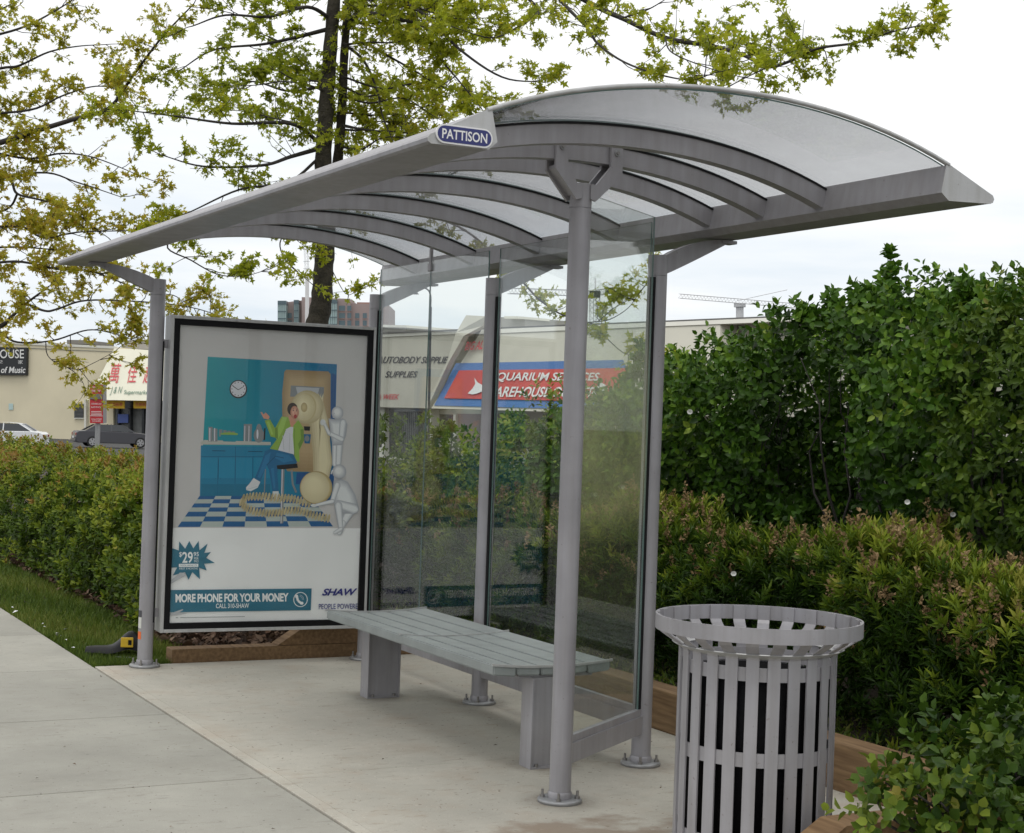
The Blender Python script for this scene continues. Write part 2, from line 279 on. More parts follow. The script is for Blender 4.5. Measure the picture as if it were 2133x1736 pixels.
# ------------------------------------------------------------------ objects and meshes
ROOT = {}
def tag(o, label=None, cat=None, group=None, kind=None):
    if label: o['label'] = label
    if cat: o['category'] = cat
    if group: o['group'] = group
    if kind: o['kind'] = kind
    return o
def thing(name, label, cat, loc, group=None):
    o = bpy.data.objects.new(name, None); COL.objects.link(o); o.location = Vector([float(v) for v in loc]); o.empty_display_size = .1
    ROOT[o.name] = Vector(o.location); return tag(o, label, cat, group)
def link(name, me, parent=None):
    o = bpy.data.objects.new(name, me); COL.objects.link(o)
    if parent is not None:
        o.parent = parent
        if parent.type == 'EMPTY': o.matrix_parent_inverse = Matrix.Translation(-ROOT[parent.name])
    return o
class MB:
    """collects polygons in world coordinates, then becomes ONE mesh"""
    def __init__(s): s.v = []; s.f = []; s.m = []; s.mats = []; s.sm = []; s.sub = []
    def mi(s, mat):
        if mat not in s.mats: s.mats.append(mat)
        return s.mats.index(mat)
    def add(s, vs, fs, mat, smooth=False):
        k = len(s.v); s.v += [tuple(map(float, v)) for v in vs]; i = s.mi(mat)
        for f in fs: s.f.append([a+k for a in f]); s.m.append(i); s.sm.append(smooth)
        return s
    def poly(s, pts, mat): return s.add(pts, [list(range(len(pts)))], mat)
    def prism(s, pts, ext, mat, cap=None):
        n = len(pts); p = [np.array(q, float) for q in pts]; e = np.array(ext, float)
        s.add(p+[q+e for q in p], [[(i+1) % n, i, n+i, n+(i+1) % n] for i in range(n)], mat)
        s.add(p, [list(range(n))], cap or mat); return s.add([q+e for q in p], [list(range(n))[::-1]], cap or mat)
    def box(s, lo, hi, mat, bev=0., frame=None):
        (x0, y0, z0), (x1, y1, z1) = lo, hi
        b = bev
        if b <= 0:
            vs = [(x, y, z) for x in (x0, x1) for y in (y0, y1) for z in (z0, z1)]
            fs = [[0, 1, 3, 2], [4, 6, 7, 5], [0, 4, 5, 1], [2, 3, 7, 6], [0, 2, 6, 4], [1, 5, 7, 3]]
        else:
            vs = []; fs = []; bm = bmesh.new(); bmesh.ops.create_cube(bm, size=1)
            for v in bm.verts: v.co = Vector((x0+(v.co.x+.5)*(x1-x0), y0+(v.co.y+.5)*(y1-y0), z0+(v.co.z+.5)*(z1-z0)))
            bmesh.ops.bevel(bm, geom=bm.edges[:], offset=b, segments=2, profile=.6, affect='EDGES')
            bm.verts.index_update(); vs = [tuple(v.co) for v in bm.verts]; fs = [[v.index for v in f.verts] for f in bm.faces]; bm.free()
        if frame is not None:
            o, a, c, u = frame; vs = [o+a*x+c*y+u*z for x, y, z in vs]
        return s.add(vs, fs, mat)
    def tube(s, pts, rad, mat, n=12, cap=True):
        pts = [np.array(p, float) for p in pts]; rad = [rad]*len(pts) if np.isscalar(rad) else rad
        vs = []; ref = None
        for i, p in enumerate(pts):
            d = pts[min(i+1, len(pts)-1)]-pts[max(i-1, 0)]; d = d/(np.linalg.norm(d)+1e-9)
            if ref is None: ref = np.cross(d, [.3, .2, .93] if abs(d[2]) < .9 else [1, 0, 0])
            a = ref-d*(ref@d); a /= np.linalg.norm(a)+1e-9; b = np.cross(d, a); ref = a
            for k in range(n):
                t = 2*math.pi*k/n; vs.append(p+(a*math.cos(t)+b*math.sin(t))*rad[i])
        fs = [[i*n+k, i*n+(k+1) % n, (i+1)*n+(k+1) % n, (i+1)*n+k] for i in range(len(pts)-1) for k in range(n)]
        s.add(vs, fs, mat, True)
        if cap: s.add(vs[:n], [list(range(n))[::-1]], mat); s.add(vs[-n:], [list(range(n))], mat)
        return s
    def lathe(s, prof, c, mat, n=32, smooth=True):
        vs = [(c[0]+r*math.cos(2*math.pi*k/n), c[1]+r*math.sin(2*math.pi*k/n), c[2]+z) for r, z in prof for k in range(n)]
        fs = [[i*n+k, i*n+(k+1) % n, (i+1)*n+(k+1) % n, (i+1)*n+k] for i in range(len(prof)-1) for k in range(n)]
        return s.add(vs, fs, mat, smooth)
    def build(s, name, parent=None, tone=None):
        me = bpy.data.meshes.new(name); me.from_pydata(s.v, [], s.f)
        for m in s.mats: me.materials.append(M[m])
        me.polygons.foreach_set('material_index', s.m); me.polygons.foreach_set('use_smooth', s.sm)
        if tone is not None:
            a = me.attributes.new('tone', 'FLOAT', 'FACE'); a.data.foreach_set('value', tone)
        me.validate(); me.update()
        return link(name, me, parent)
def gt(pts): return [np.array(p, float) for p in pts]

FONT = {}
def textmesh(body, bold=0., shear=0., space=1.):
    k = (body, bold, shear, space)
    if k in FONT: return FONT[k]
    c = bpy.data.curves.new('lettering', 'FONT'); c.body = body; c.offset = bold; c.shear = shear; c.space_character = space; c.resolution_u = 3; c.fill_mode = 'FRONT'
    o = bpy.data.objects.new('lettering', c); COL.objects.link(o)
    dg = bpy.context.evaluated_depsgraph_get(); me = bpy.data.meshes.new_from_object(o.evaluated_get(dg))
    v = np.array([tuple(p.co)[:2] for p in me.vertices]); f = [list(p.vertices) for p in me.polygons]
    bpy.data.objects.remove(o); bpy.data.curves.remove(c); bpy.data.meshes.remove(me)
    if len(v): v = (v-v.min(0))/(v.max(0)-v.min(0)+1e-9)
    FONT[k] = (v, f); return v, f
def lettering(mb, body, fn, mat, bold=0., shear=0., space=1.):
    """fn maps (u right, v up) in 0..1 to a 3-D point"""
    v, f = textmesh(body, bold, shear, space)
    if len(v): mb.add([fn(a, b) for a, b in v], f, mat)
def quadfn(p00, p10, p01, p11):
    return lambda u, v: p00*(1-u)*(1-v)+p10*u*(1-v)+p01*(1-u)*v+p11*u*v

# leaves: numpy templates
T_LANCE = (np.array([[0, 0, 0], [.42, -.5, .10], [.42, .5, .10], [1, 0, -.10], [.5, 0, -.02]]), [[0, 4, 1], [0, 2, 4], [4, 3, 1], [4, 2, 3]])
T_ROUND = (np.array([[0, 0, 0], [.22, -.40, .08], [.62, -.46, .06], [1, 0, -.14], [.62, .46, .06], [.22, .40, .08], [.5, 0, -.03]]), [[6, 1, 0], [6, 2, 1], [6, 3, 2], [6, 4, 3], [6, 5, 4], [6, 0, 5]])
_lb = [[0, 0], [.16, -.10], [.30, -.42], [.40, -.14], [.62, -.55], [.66, -.15], [1, 0], [.66, .15], [.62, .55], [.40, .14], [.30, .42], [.16, .10]]
T_LOBE = (np.array([[a, b, .12*abs(b)-.22*a*a] for a, b in _lb]+[[.45, 0, -.03]]), [[12, (i+1) % 12, i] for i in range(12)])
def leaves(name, tpl, pos, axis, nrm, ln, wd, tone, mat, parent=None):
    tv, tf = tpl; n = len(pos); k = len(tv)
    ax = axis/np.linalg.norm(axis, axis=1, keepdims=True)
    nr = nrm-ax*(nrm*ax).sum(1, keepdims=True); nr /= np.linalg.norm(nr, axis=1, keepdims=True)+1e-9
    sd = np.cross(nr, ax)
    V = pos[:, None]+ax[:, None]*(tv[None, :, 0:1]*ln[:, None, None])+sd[:, None]*(tv[None, :, 1:2]*wd[:, None, None])+nr[:, None]*(tv[None, :, 2:3]*ln[:, None, None])
    V = V.reshape(-1, 3); fa = np.array(tf); FA = (fa[None]+(np.arange(n)*k)[:, None, None]).reshape(-1, fa.shape[1])
    me = bpy.data.meshes.new(name); me.vertices.add(len(V)); me.vertices.foreach_set('co', V.astype(np.float32).ravel())
    nf, w = FA.shape; me.loops.add(nf*w); me.loops.foreach_set('vertex_index', FA.astype(np.int32).ravel())
    me.polygons.add(nf); me.polygons.foreach_set('loop_start', (np.arange(nf)*w).astype(np.int32))
    try: me.polygons.foreach_set('loop_total', np.full(nf, w, np.int32))
    except Exception: pass
    a = me.attributes.new('tone', 'FLOAT', 'POINT'); a.data.foreach_set('value', np.repeat(tone, k).astype(np.float32))
    me.materials.append(M[mat]); me.update(calc_edges=True); me.validate()
    return link(name, me, parent)
def unit(n): 
    v = rng.normal(size=(n, 3)); return v/np.linalg.norm(v, axis=1, keepdims=True)

# ================================================================== GROUND
def sheet(name, x0, x1, y0, y1, z, mat, nx=1, ny=1, fz=None):
    mb = MB(); xs = np.linspace(x0, x1, nx+1); ys = np.linspace(y0, y1, ny+1)
    vs = [(x, y, z+(fz(x, y) if fz else 0)) for x in xs for y in ys]
    mb.add(vs, [[i*(ny+1)+j, (i+1)*(ny+1)+j, (i+1)*(ny+1)+j+1, i*(ny+1)+j+1] for i in range(nx) for j in range(ny)], mat, True)
    return tag(mb.build(name), kind='structure')
def lowlying(x, y):            # the car park behind the hedges lies lower than the pavement
    d = max(0, (x-3.5)/8, (y-24)/10); return -.72*min(1, d)
sheet('ground', -700, 900, -700, 900, -.02-.75, 'asphalt')
sheet('terrain', -30, 46, -30, 74, -.03, 'soil', 76, 104, lowlying)
# pavement of separately poured slabs
mb = MB(); tones = []
ys = [.31+1.508*k for k in range(-5, 16)]
tb = {2: 1.12, 3: .96, 1: 1.0, 0: .98, -1: 1.02}
for i in range(len(ys)-1):
    n0 = len(mb.f); mb.box((-3.35, ys[i]+.004, -.1), (-1.664, ys[i+1]-.004, 0), 'walk', .006)
    tones += [tb.get(i-5, random.uniform(.95, 1.05))]*(len(mb.f)-n0)
tag(mb.build('sidewalk', tone=tones), kind='structure')
mb = MB(); mb.box((-5.2, -9, -.12), (-3.36, 30, -.02), 'soil'); tag(mb.build('verge'), kind='structure')
sheet('road', -16, -5.2, -30, 74, -.11, 'asphalt')
mb = MB(); tones = []
for a, b in ((-4.2, -1.2), (-1.2, .30), (.30, 1.80), (1.80, 3.385)):
    n0 = len(mb.f); mb.box((-1.597, a+.0012, -.1), (.535, b-.0012, .004), 'pad', .003); tones += [1.0 if a != .3 else .985]*(len(mb.f)-n0)
    n0 = len(mb.f); mb.box((-1.656, a+.0008, -.1), (-1.5978, b-.0008, .0042), 'pad', .003); tones += [1.035]*(len(mb.f)-n0)
tag(mb.build('concrete_pad', tone=tones), kind='structure')

# ================================================================== BUS SHELTER
A = np.array([-1.3813, 3.3073, 0]); B = np.array([-.702, -.4994, 0]); Cc = np.array([0, 0, 0.]); D = np.array([0, 1.627, 0]); E_ = np.array([0, 3.25, 0])
sh = thing('bus_shelter', 'silver steel bus shelter with arched clear roof and an advertising panel at its far end', 'bus shelter', (-.7, 1., .004))
PR = .0445; HS = 2.214
Y0, Y1 = -1.62, 3.66
XF, XB = -1.69, .215                       # inner faces of the two eaves beams
def arch(t):                               # t 0..1 from front to back along the glass
    a = -math.pi*.5+0; x = XF-.004+(XB-XF+.008)*t
    return np.array([x, 0, 2.495+.030*t+.166*(1-(2*t-1)**2)*(1+.12*(2*t-1)**2)])
def make_post(p, h, heads):
    mb = MB(); mb.tube([p+[0, 0, .012], p+[0, 0, h-.0015]], PR, 'paint', 28)
    o = mb.build('post', sh)
    f = MB(); f.lathe([(PR+.001, .014), (PR+.006, .040), (PR+.001, .048)], p, 'paint', 28)
    f.lathe([(PR-.002, .020), (.086, .020), (.090, .016), (.090, .004), (.04, .0045)], p, 'galv', 32); f.build('base_flange', o)
    for k in range(4):
        t = math.pi/4+k*math.pi/2+.2; q = p+np.array([math.cos(t)*.071, math.sin(t)*.071, 0])
        b = MB(); b.tube([q+[0, 0, .019], q+[0, 0, .030]], .0105, 'bolt', 6); b.tube([q+[0, 0, .030], q+[0, 0, .052]], .0055, 'bolt', 8); b.build('bolt', o)
    return o
def arm(post, p, tip, sgn):                # tapered fin from the post head out to the eaves beam
    mb = MB(); h = HS
    mb.tube([p+[0, 0, h], p+[0, 0, h+.092]], PR, 'paint', 28); zend = 2.378 if sgn < 0 else 2.404
    n = 9; top = []; bot = []
    for i in range(n):
        t = i/(n-1); x = sgn*(.02+t*(tip-.02)); zt = h+.088+(zend-h-.088)*math.sin(t*math.pi/2)**.85; zb = h+.004+(zend-.018-h-.004)*t**1.05
        top.append((x, zt)); bot.append((x, zb))
    pts = [p+np.array([x, -.024, z]) for x, z in top]+[p+np.array([x, -.024, z]) for x, z in bot[::-1]]
    pr = [pts[i] for i in range(len(pts))]
    # as two plates with an open slot along the top
    for yy in (-.024, .018):
        mb.prism([p+np.array([x, yy, z]) for x, z in top]+[p+np.array([x, yy, z]) for x, z in bot[::-1]], (0, .006, 0), 'paint')
    for i in range(n-1):
        q = [p+np.array([bot[i][0], -.018, bot[i][1]+.002]), p+np.array([bot[i+1][0], -.018, bot[i+1][1]+.002]), p+np.array([bot[i+1][0], .018, bot[i+1][1]+.002]), p+np.array([bot[i][0], .018, bot[i][1]+.002])]
        mb.prism(q, (0, 0, .006), 'paint')
        if i < 4:
            q = [p+np.array([top[i][0], -.018, top[i][1]-.008]), p+np.array([top[i+1][0], -.018, top[i+1][1]-.008]), p+np.array([top[i+1][0], .018, top[i+1][1]-.008]), p+np.array([top[i][0], .018, top[i][1]-.008])]
            mb.prism(q, (0, 0, .006), 'paint')
    x1 = sgn*(tip+.05); x0 = sgn*(tip-.03)
    mb.box((p[0]+min(x0, x1), p[1]-.032, zend-.016), (p[0]+max(x0, x1), p[1]+.032, zend-.0015), 'paint')
    return mb.build('arm', post)
for p, tip, sgn in ((A, .36, -1), (Cc, .36, 1), (D, .36, 1), (E_, .36, 1)):
    po = make_post(p, HS, 1); arm(po, p, tip, sgn)
po = make_post(B, 2.403, 1)
fk = MB(); fk.tube([B+[0, 0, 2.403], B+[0, 0, 2.50]], PR+.0005, 'paint', 28)
for sg, dx in ((-1, -.145), (1, .165)):
    pts = [(sg*.02, 2.438), (sg*.045, 2.43), (dx, 2.545), (dx, 2.66), (dx-sg*.055, 2.66), (dx-sg*.055, 2.575), (sg*.045, 2.497), (sg*.02, 2.497)]
    for yy in (-.046, .030):
        fk.prism([B+np.array([x, yy, z]) for x, z in (pts if sg > 0 else pts[::-1])], (0, .014, 0), 'paint')
    fk.prism([B+np.array([x, -.032, z]) for x, z in ((sg*.045, 2.452), (dx-sg*.01, 2.550), (dx-sg*.01, 2.562), (sg*.045, 2.466))], (0, .062, 0), 'paint')
fk.build('fork_bracket', po)
for dx in (-.118, .138):
    b = MB(); b.tube([B+[dx, -.052, 2.635], B+[dx, -.044, 2.635]], .014, 'galv', 16); b.tube([B+[dx, -.056, 2.635], B+[dx, -.05, 2.635]], .008, 'bolt', 6); b.build('bolt', po)
# an old sticker on the far street-side post
st = MB(); 
for z0, z1, mt in ((.235, .30, 'litter_white'), (.17, .215, 'orange'), (.30, .34, 'text_dark')):
    for k in range(6):
        t0 = R_(176)+k*R_(7); t1 = t0+R_(7)
        st.poly([A+[math.cos(t)*(PR+.0012), math.sin(t)*(PR+.0012), z] for t, z in ((t0, z0), (t1, z0), (t1, z1-.0), (t0, z1))], mt)
st.build('sticker', sh)

# eaves beams
profF = [(-1.680, 2.5035), (-1.658, 2.408), (-1.688, 2.381), (-1.885, 2.378), (-1.896, 2.384), (-1.898, 2.396), (-1.890, 2.406), (-1.70, 2.5035)]
profB = [(.205, 2.5335), (.186, 2.430), (.222, 2.403), (.425, 2.411), (.438, 2.416), (.444, 2.430), (.437, 2.443), (.225, 2.5335)]
for prof, nm in ((profF, 'f'), (profB, 'b')):
    mb = MB(); P3 = [np.array([x, Y0+.004, z]) for x, z in prof]
    if nm == 'f': P3 = P3[::-1]
    mb.prism(P3[::-1], (0, Y1-Y0-.008, 0), 'paint'); bm_ = mb.build('eaves_beam', sh)
    for yy in (Y0, Y1-.003):
        c = MB(); ctr = np.mean(prof, axis=0); q = [np.array([ctr[0]+(x-ctr[0])*1.008, yy, ctr[1]+(z-ctr[1])*1.012]) for x, z in prof]
        c.prism(q if nm == 'f' else q, (0, .003, 0), 'paint_light'); c.build('end_cap', bm_)
    if nm == 'f':
        # oval nameplate on the near end cap
        npx = MB(); cx, cz, hw, hh = -1.776, 2.412, .098, .030
        def capsule(hw, hh, y, k=.0):
            pts = []
            for i in range(24):
                t = math.pi/2-math.pi*i/23 if i < 12 else 0
            for i in range(13): t = -math.pi/2+math.pi*i/12; pts.append((cx+hw-hh+hh*math.cos(t), y, cz+hh*math.sin(t)))
            for i in range(13): t = math.pi/2+math.pi*i/12; pts.append((cx-hw+hh+hh*math.cos(t), y, cz+hh*math.sin(t)))
            return gt(pts)
        npx.prism(capsule(hw, hh, Y0-.007), (0, .006, 0), 'white_gloss')
        npx.prism(capsule(hw-.005, hh-.005, Y0-.0078), (0, .001, 0), 'logo_blue')
        lettering(npx, 'PATTISON', lambda u, v: np.array([cx-.078+.156*u, Y0-.0085, cz-.0155+.031*v]), 'white_gloss', .018)
        npx.build('nameplate', bm_)
# ribs
RY = [-.90, -.50, -.10, .70, 1.50, 2.30, 3.10]; RT = .055; NA = 26
for y in RY:
    mb = MB(); ts = [i/NA for i in range(NA+1)]; up = []; lo = []
    for t in ts:
        p = arch(t); q = arch(min(1, t+.01))-arch(max(0, t-.01)); q /= np.linalg.norm(q); nn = np.array([-q[2], 0, q[0]])
        up.append(p-nn*.014); lo.append(p-nn*.086)
    w = RT/2
    def qs(a, b, ya, yb, flip=False):
        n_ = len(a); vs = [v+[0, ya, 0] for v in a]+[v+[0, yb, 0] for v in b]
        mb.add(vs, [([i, i+1, n_+i+1, n_+i] if not flip else [n_+i, n_+i+1, i+1, i]) for i in range(n_-1)], 'paint', True)
    qs(up, lo, y-w, y-w); qs(up, lo, y+w, y+w, True); qs(up, up, y-w, y+w, True); qs(lo, lo, y-w, y+w)
    # dark glazing gasket between rib and glass
    up2 = [u+np.array([0, 0, .009]) for u in up]
    k0 = len(mb.f)
    n_ = len(up2)
    for ya, yb in ((y-w-.004, y+w+.004),):
        mb.add([v+[0, ya, 0] for v in up]+[v+[0, ya, 0] for v in up2]+[v+[0, yb, 0] for v in up]+[v+[0, yb, 0] for v in up2],
               [f for i in range(n_-1) for f in ([i, i+1, n_+i+1, n_+i], [3*n_+i, 3*n_+i+1, 2*n_+i+1, 2*n_+i], [2*n_+i, 2*n_+i+1, i+1, i], [n_+i, n_+i+1, 3*n_+i+1, 3*n_+i])], 'rubber')
    mb.build('roof_rib', sh)
ry = [Y0+.02]+RY+[Y1-.02]
for i in range(len(ry)-1):
    a, b = ry[i]+.002, ry[i+1]-.002
    mb = MB(); n_ = NA+1; up = [arch(i_/NA)+[0, 0, .006] for i_ in range(n_)]; lo = [arch(i_/NA) for i_ in range(n_)]
    mb.add([v+[0, a, 0] for v in up]+[v+[0, b, 0] for v in up], [[j, j+1, n_+j+1, n_+j] for j in range(n_-1)], 'glass_roof', True)
    mb.add([v+[0, a, 0] for v in lo]+[v+[0, b, 0] for v in lo], [[n_+j, n_+j+1, j+1, j] for j in range(n_-1)], 'glass_roof', True)
    for yy in (a, b): mb.add([v+[0, yy, 0] for v in up]+[v+[0, yy, 0] for v in lo], [[j, j+1, n_+j+1, n_+j] for j in range(n_-1)], 'glass_edge')
    mb.build('roof_pane', sh)
mb = MB()                                  # pale edge trim round the near end of the glass
up = [arch(i_/NA)+[0, Y0+.004, .010] for i_ in range(NA+1)]
mb.tube(up, .0085, 'paint_light', 8); mb.build('roof_edge_trim', sh)

# glass walls: posts to posts, standing in steel bottom rails
def wallpane(p, q, s0, s1, z0, z1, th=.008, gmat='glass_wall'):
    u = (q-p)/np.linalg.norm(q-p); n = np.array([u[1], -u[0], 0]); a = p+u*s0; b = p+u*s1; up = np.array([0, 0, 1.])
    mb = MB(); h = n*th/2
    for sg in (1, -1):
        f = [a+h*sg+up*z0, b+h*sg+up*z0, b+h*sg+up*z1, a+h*sg+up*z1]; mb.poly(f if sg > 0 else f[::-1], gmat)
    for (c0, zc0), (c1, zc1) in (((a, z0), (a, z1)), ((b, z0), (b, z1)), ((a, z1), (b, z1))):
        mb.poly([c0+h+up*zc0, c1+h+up*zc1, c1-h+up*zc1, c0-h+up*zc0], 'glass_edge')
    return mb.build('glass_panel', sh)
def strip(p, q, s0, s1, z0, z1, th, mat, name, par):
    u = (q-p)/np.linalg.norm(q-p); n = np.array([u[1], -u[0], 0])
    mb = MB(); mb.box((s0, -th/2, z0), (s1, th/2, z1), mat, .002, (p, u, n, np.array([0, 0, 1.]))); return mb.build(name, par)
ZT = 2.462
g = wallpane(Cc, D, .062, 1.560, .262, ZT); strip(Cc, D, .046, .0615, .262, HS-.01, .022, 'rubber', 'gasket', g); strip(Cc, D, 1.5605, 1.582, .262, HS-.01, .022, 'rubber', 'gasket', g)
g = wallpane(D, E_, .065, .820, .262, ZT); strip(D, E_, .046, .0645, .262, HS-.01, .022, 'rubber', 'gasket', g)
g = wallpane(D, E_, .823, 1.565, .262, ZT); strip(D, E_, 1.5655, 1.578, .262, HS-.01, .022, 'rubber', 'gasket', g)
LB = float(np.linalg.norm(B-Cc))
g = wallpane(Cc, B, .060, LB-.060, .262, ZT+.01, .008, 'glass_painted_haze'); strip(Cc, B, .046, .0595, .262, HS-.01, .024, 'rubber', 'gasket', g)
strip(Cc, B, LB-.0595, LB-.046, .262, 2.38, .020, 'paint', 'gasket', g)
for p, q, L_ in ((Cc, D, 1.627), (D, E_, 1.623), (Cc, B, LB)):
    r = strip(p, q, .040, L_-.040, .150, .232, .042, 'paint', 'bottom_rail', sh)
    strip(p, q, .047, L_-.047, .2322, .262, .026, 'paint', 'glazing_channel', r)
for z in (1.0, 1.6):
    pass
# hanging clip between the two rear panes
mb = MB(); pc = D+np.array([0, .823, 0]); mb.box((-.012, .80, 2.40), (.012, .846, 2.445), 'paint', .004, (D, np.array([1., 0, 0]), np.array([0, 1., 0]), np.array([0, 0, 1.])))
mb.box((-.008, .812, 2.4455), (.008, .834, 2.54), 'paint', .002, (D, np.array([1., 0, 0]), np.array([0, 1., 0]), np.array([0, 0, 1.]))); mb.build('glass_clip', sh)

# ---------------------------------------------------------------- advertising panel
uA = (E_-A)/np.linalg.norm(E_-A); nA = np.array([uA[1], -uA[0], 0]); UP = np.array([0, 0, 1.])
PO = A+uA*.1225+nA*.06+UP*.268; PW, PH = 1.185, 1.772
fr = (PO, uA, nA, UP)                       # local: x along the poster, y towards the viewer, z up
pan = MB(); bw = .036; gw = .020
pan.box((-bw, -.128, -bw), (PW+bw, -.004, PH+bw), 'paint', .004, fr)
pan_o = pan.build('ad_panel', sh)
f1 = MB()
for lo, hi in (((-bw, -.0035, -bw), (0, .015, PH+bw)), ((PW, -.0035, -bw), (PW+bw, .015, PH+bw)), ((.0005, -.0035, -bw), (PW-.0005, .015, -.0005)), ((.0005, -.0035, PH+.0005), (PW-.0005, .015, PH+bw))):
    f1.box(lo, hi, 'black', .001, fr)
f1.build('black_border', pan_o)
f2 = MB()
for lo, hi in (((-bw-gw, -.13, -bw-gw), (-bw-.0005, .020, PH+bw+gw)), ((PW+bw+.0005, -.13, -bw-gw), (PW+bw+gw*.8, .020, PH+bw+gw)), ((-bw+.0002, -.13, -bw-gw), (PW+bw-.0002, .020, -bw-.0005)), ((-bw+.0002, -.13, PH+bw+.0005), (PW+bw-.0002, .020, PH+bw+gw))):
    f2.box(lo, hi, 'paint_light', .002, fr)
for x in (.34, .92):                       # little rivets in the top of the frame
    f2.box((x-.008, .020, PH+bw+.002), (x+.008, .024, PH+bw+.012), 'galv', .001, fr)
f2.build('outer_frame', pan_o)
f3 = MB()
for z in (.30, 1.90):
    f3.box((-.125, -.075, z-.268), (-bw-gw-.0005, -.045, z-.268+.05), 'paint', .002, fr)
f3.box((-.098, -.09, .0), (-.080, -.03, PH-.1), 'rubber', .002, fr)
f3.box((-.125, -.11, PH+.02), (PW+.03, -.02, PH+bw+gw+.012), 'paint', .003, fr) if False else None
f3.build('bracket', pan_o)
# --- poster print: flat artwork, each layer a hair in front of the last
Hc = np.array([[433.3, 788.9], [889.2, 811.0], [864.7, 1500.7], [410.6, 1505.9]]); Hd = np.array([[0, PH], [PW, PH], [PW, 0], [0, 0]])
rows = []
for (x, y), (u, v) in zip(Hc, Hd): rows += [[x, y, 1, 0, 0, 0, -u*x, -u*y], [0, 0, 0, x, y, 1, -v*x, -v*y]]
hh = np.linalg.solve(np.array(rows), Hd.reshape(-1)); HM = np.array([*hh, 1]).reshape(3, 3)
pm = MB(); LAY = [0]
def PP(x, y, k):                            # photo pixel (full size) on the poster -> point
    q = HM@np.array([x, y, 1]); u, v = q[0]/q[2], q[1]/q[2]; u = min(max(u, .0), PW); v = min(max(v, .0), PH)
    return PO+uA*u+UP*v+nA*(-.003+k*.00005)
def Z6(x, y): return 380+x*.288, 750+y*.288
def Z7(x, y): return 380+x*.25924, 1200+y*.25924
def art(pts, mat, z=Z6):
    LAY[0] += 1; q = [PP(*z(x, y), LAY[0]*.5) for x, y in pts]
    n_ = np.cross(q[1]-q[0], q[2]-q[1])
    pm.poly(q, mat)
def ell(cx, cy, rx, ry, mat, z=Z6, rot=0, n=28):
    c, s_ = math.cos(rot), math.sin(rot)
    art([(cx+rx*math.cos(t)*c-ry*math.sin(t)*s_, cy+rx*math.cos(t)*s_+ry*math.sin(t)*c) for t in [2*math.pi*i/n for i in range(n)]], mat, z)
def line(pts, w, mat, z=Z6):
    for (x0, y0), (x1, y1) in zip(pts[:-1], pts[1:]):
        d = math.hypot(x1-x0, y1-y0)+1e-6; nx, ny = -(y1-y0)/d*w/2, (x1-x0)/d*w/2
        art([(x0+nx, y0+ny), (x1+nx, y1+ny), (x1-nx, y1-ny), (x0-nx, y0-ny)], mat, z)
def ptext(body, x0, y0, x1, y1, mat, z=Z7, **k):
    LAY[0] += 1; kk = LAY[0]*.5
    lettering(pm, body, lambda u, v: PP(*z(x0+(x1-x0)*u, y1+(y0-y1)*v), kk), mat, **k)
full = lambda x, y: (x, y)
SHN = [0]
def shade(pts, dark, light, steps=6, cx=None, cy=None, s1=.45, z=Z6):
    P = np.array(pts, float); c0 = P.mean(0) if cx is None else np.array([cx, cy])
    for i in range(steps):
        f = i/(steps-1); nm = 'p_tone%03d' % SHN[0]; SHN[0] += 1
        plain(nm, tuple(1.35*(a+(b-a)*f) for a, b in zip(dark, light)), .42); k = 1-(1-s1)*f
        art([tuple(c0+(p-c0)*k) for p in P], nm, z)
def sell(cx, cy, rx, ry, dark, light, steps=7, ox=0, oy=0, s1=.35, z=Z6, n=28):
    shade([(cx+rx*math.cos(t), cy+ry*math.sin(t)) for t in [2*math.pi*i/n for i in range(n)]], dark, light, steps, cx+ox, cy+oy, s1, z)
art([(431, 787), (891, 809), (876, 1290), (416, 1287)], 'p_grey', full)
art([(418, 1278), (877, 1281), (864, 1502), (409, 1508)], 'p_white', full)
# kitchen wall, cabinet, floor
art([(420, 400), (1508, 455), (1480, 1600), (360, 1590)], 'p_teal')
for i in range(14):
    f = i/13; plain('p_wall%02d' % i, (.014-.004*f, .31-.15*f, .365-.02*f), .42, 0, .04, 3); xa = 420+1088*i/14; xb = 420+1088*(i+1)/14+1
    art([(xa, 400+55*(xa-420)/1088), (xb, 400+55*(xb-420)/1088), (360+1120*(xb-420)/1088, 1595), (360+1120*(xa-420)/1088, 1595)], 'p_wall%02d' % i); LAY[0] -= 1
LAY[0] += 1
art([(1463, 530), (1504, 545), (1490, 1000), (1448, 1000)], 'p_blue')
art([(365, 1145), (960, 1160), (960, 1580), (358, 1592)], 'p_cab')
art([(360, 1118), (395, 1100), (950, 1116), (950, 1142), (365, 1138)], 'p_counter')
for a in ([(365, 1240), (950, 1240)], [(655, 1155), (650, 1580)], [(510, 1245), (505, 1580)], [(800, 1245), (800, 1575)]): line(a, 3, 'p_line')
for x in (492, 512, 530, 792, 812, 832): line([(x, 1265), (x-2, 1425)], 5, 'p_line')
line([(460, 1190), (570, 1192)], 6, 'p_line'); line([(760, 1195), (880, 1197)], 6, 'p_line')
art([(365, 1592), (1480, 1592), (1480, 1620), (345, 1620)], 'p_blue')
plain('p_cab2', (.014, .17, .29), .42); plain('p_cab3', (.018, .25, .42), .42)
for x0_, x1_ in ((372, 505), (514, 648), (660, 796), (806, 950)): art([(x0_, 1250), (x1_, 1253), (x1_-2, 1420), (x0_-2, 1420)], 'p_cab3'); LAY[0] -= 1; art([(x0_-3, 1470), (x1_-3, 1470), (x1_-5, 1572), (x0_-5, 1572)], 'p_cab2'); LAY[0] -= 1
LAY[0] += 1
yb = [8, 38, 76, 114, 153, 198, 244, 294]
def fx(c, y): xl = 400-.70*y; xr = 1425+.735*y; return xl+(xr-xl)*c/7
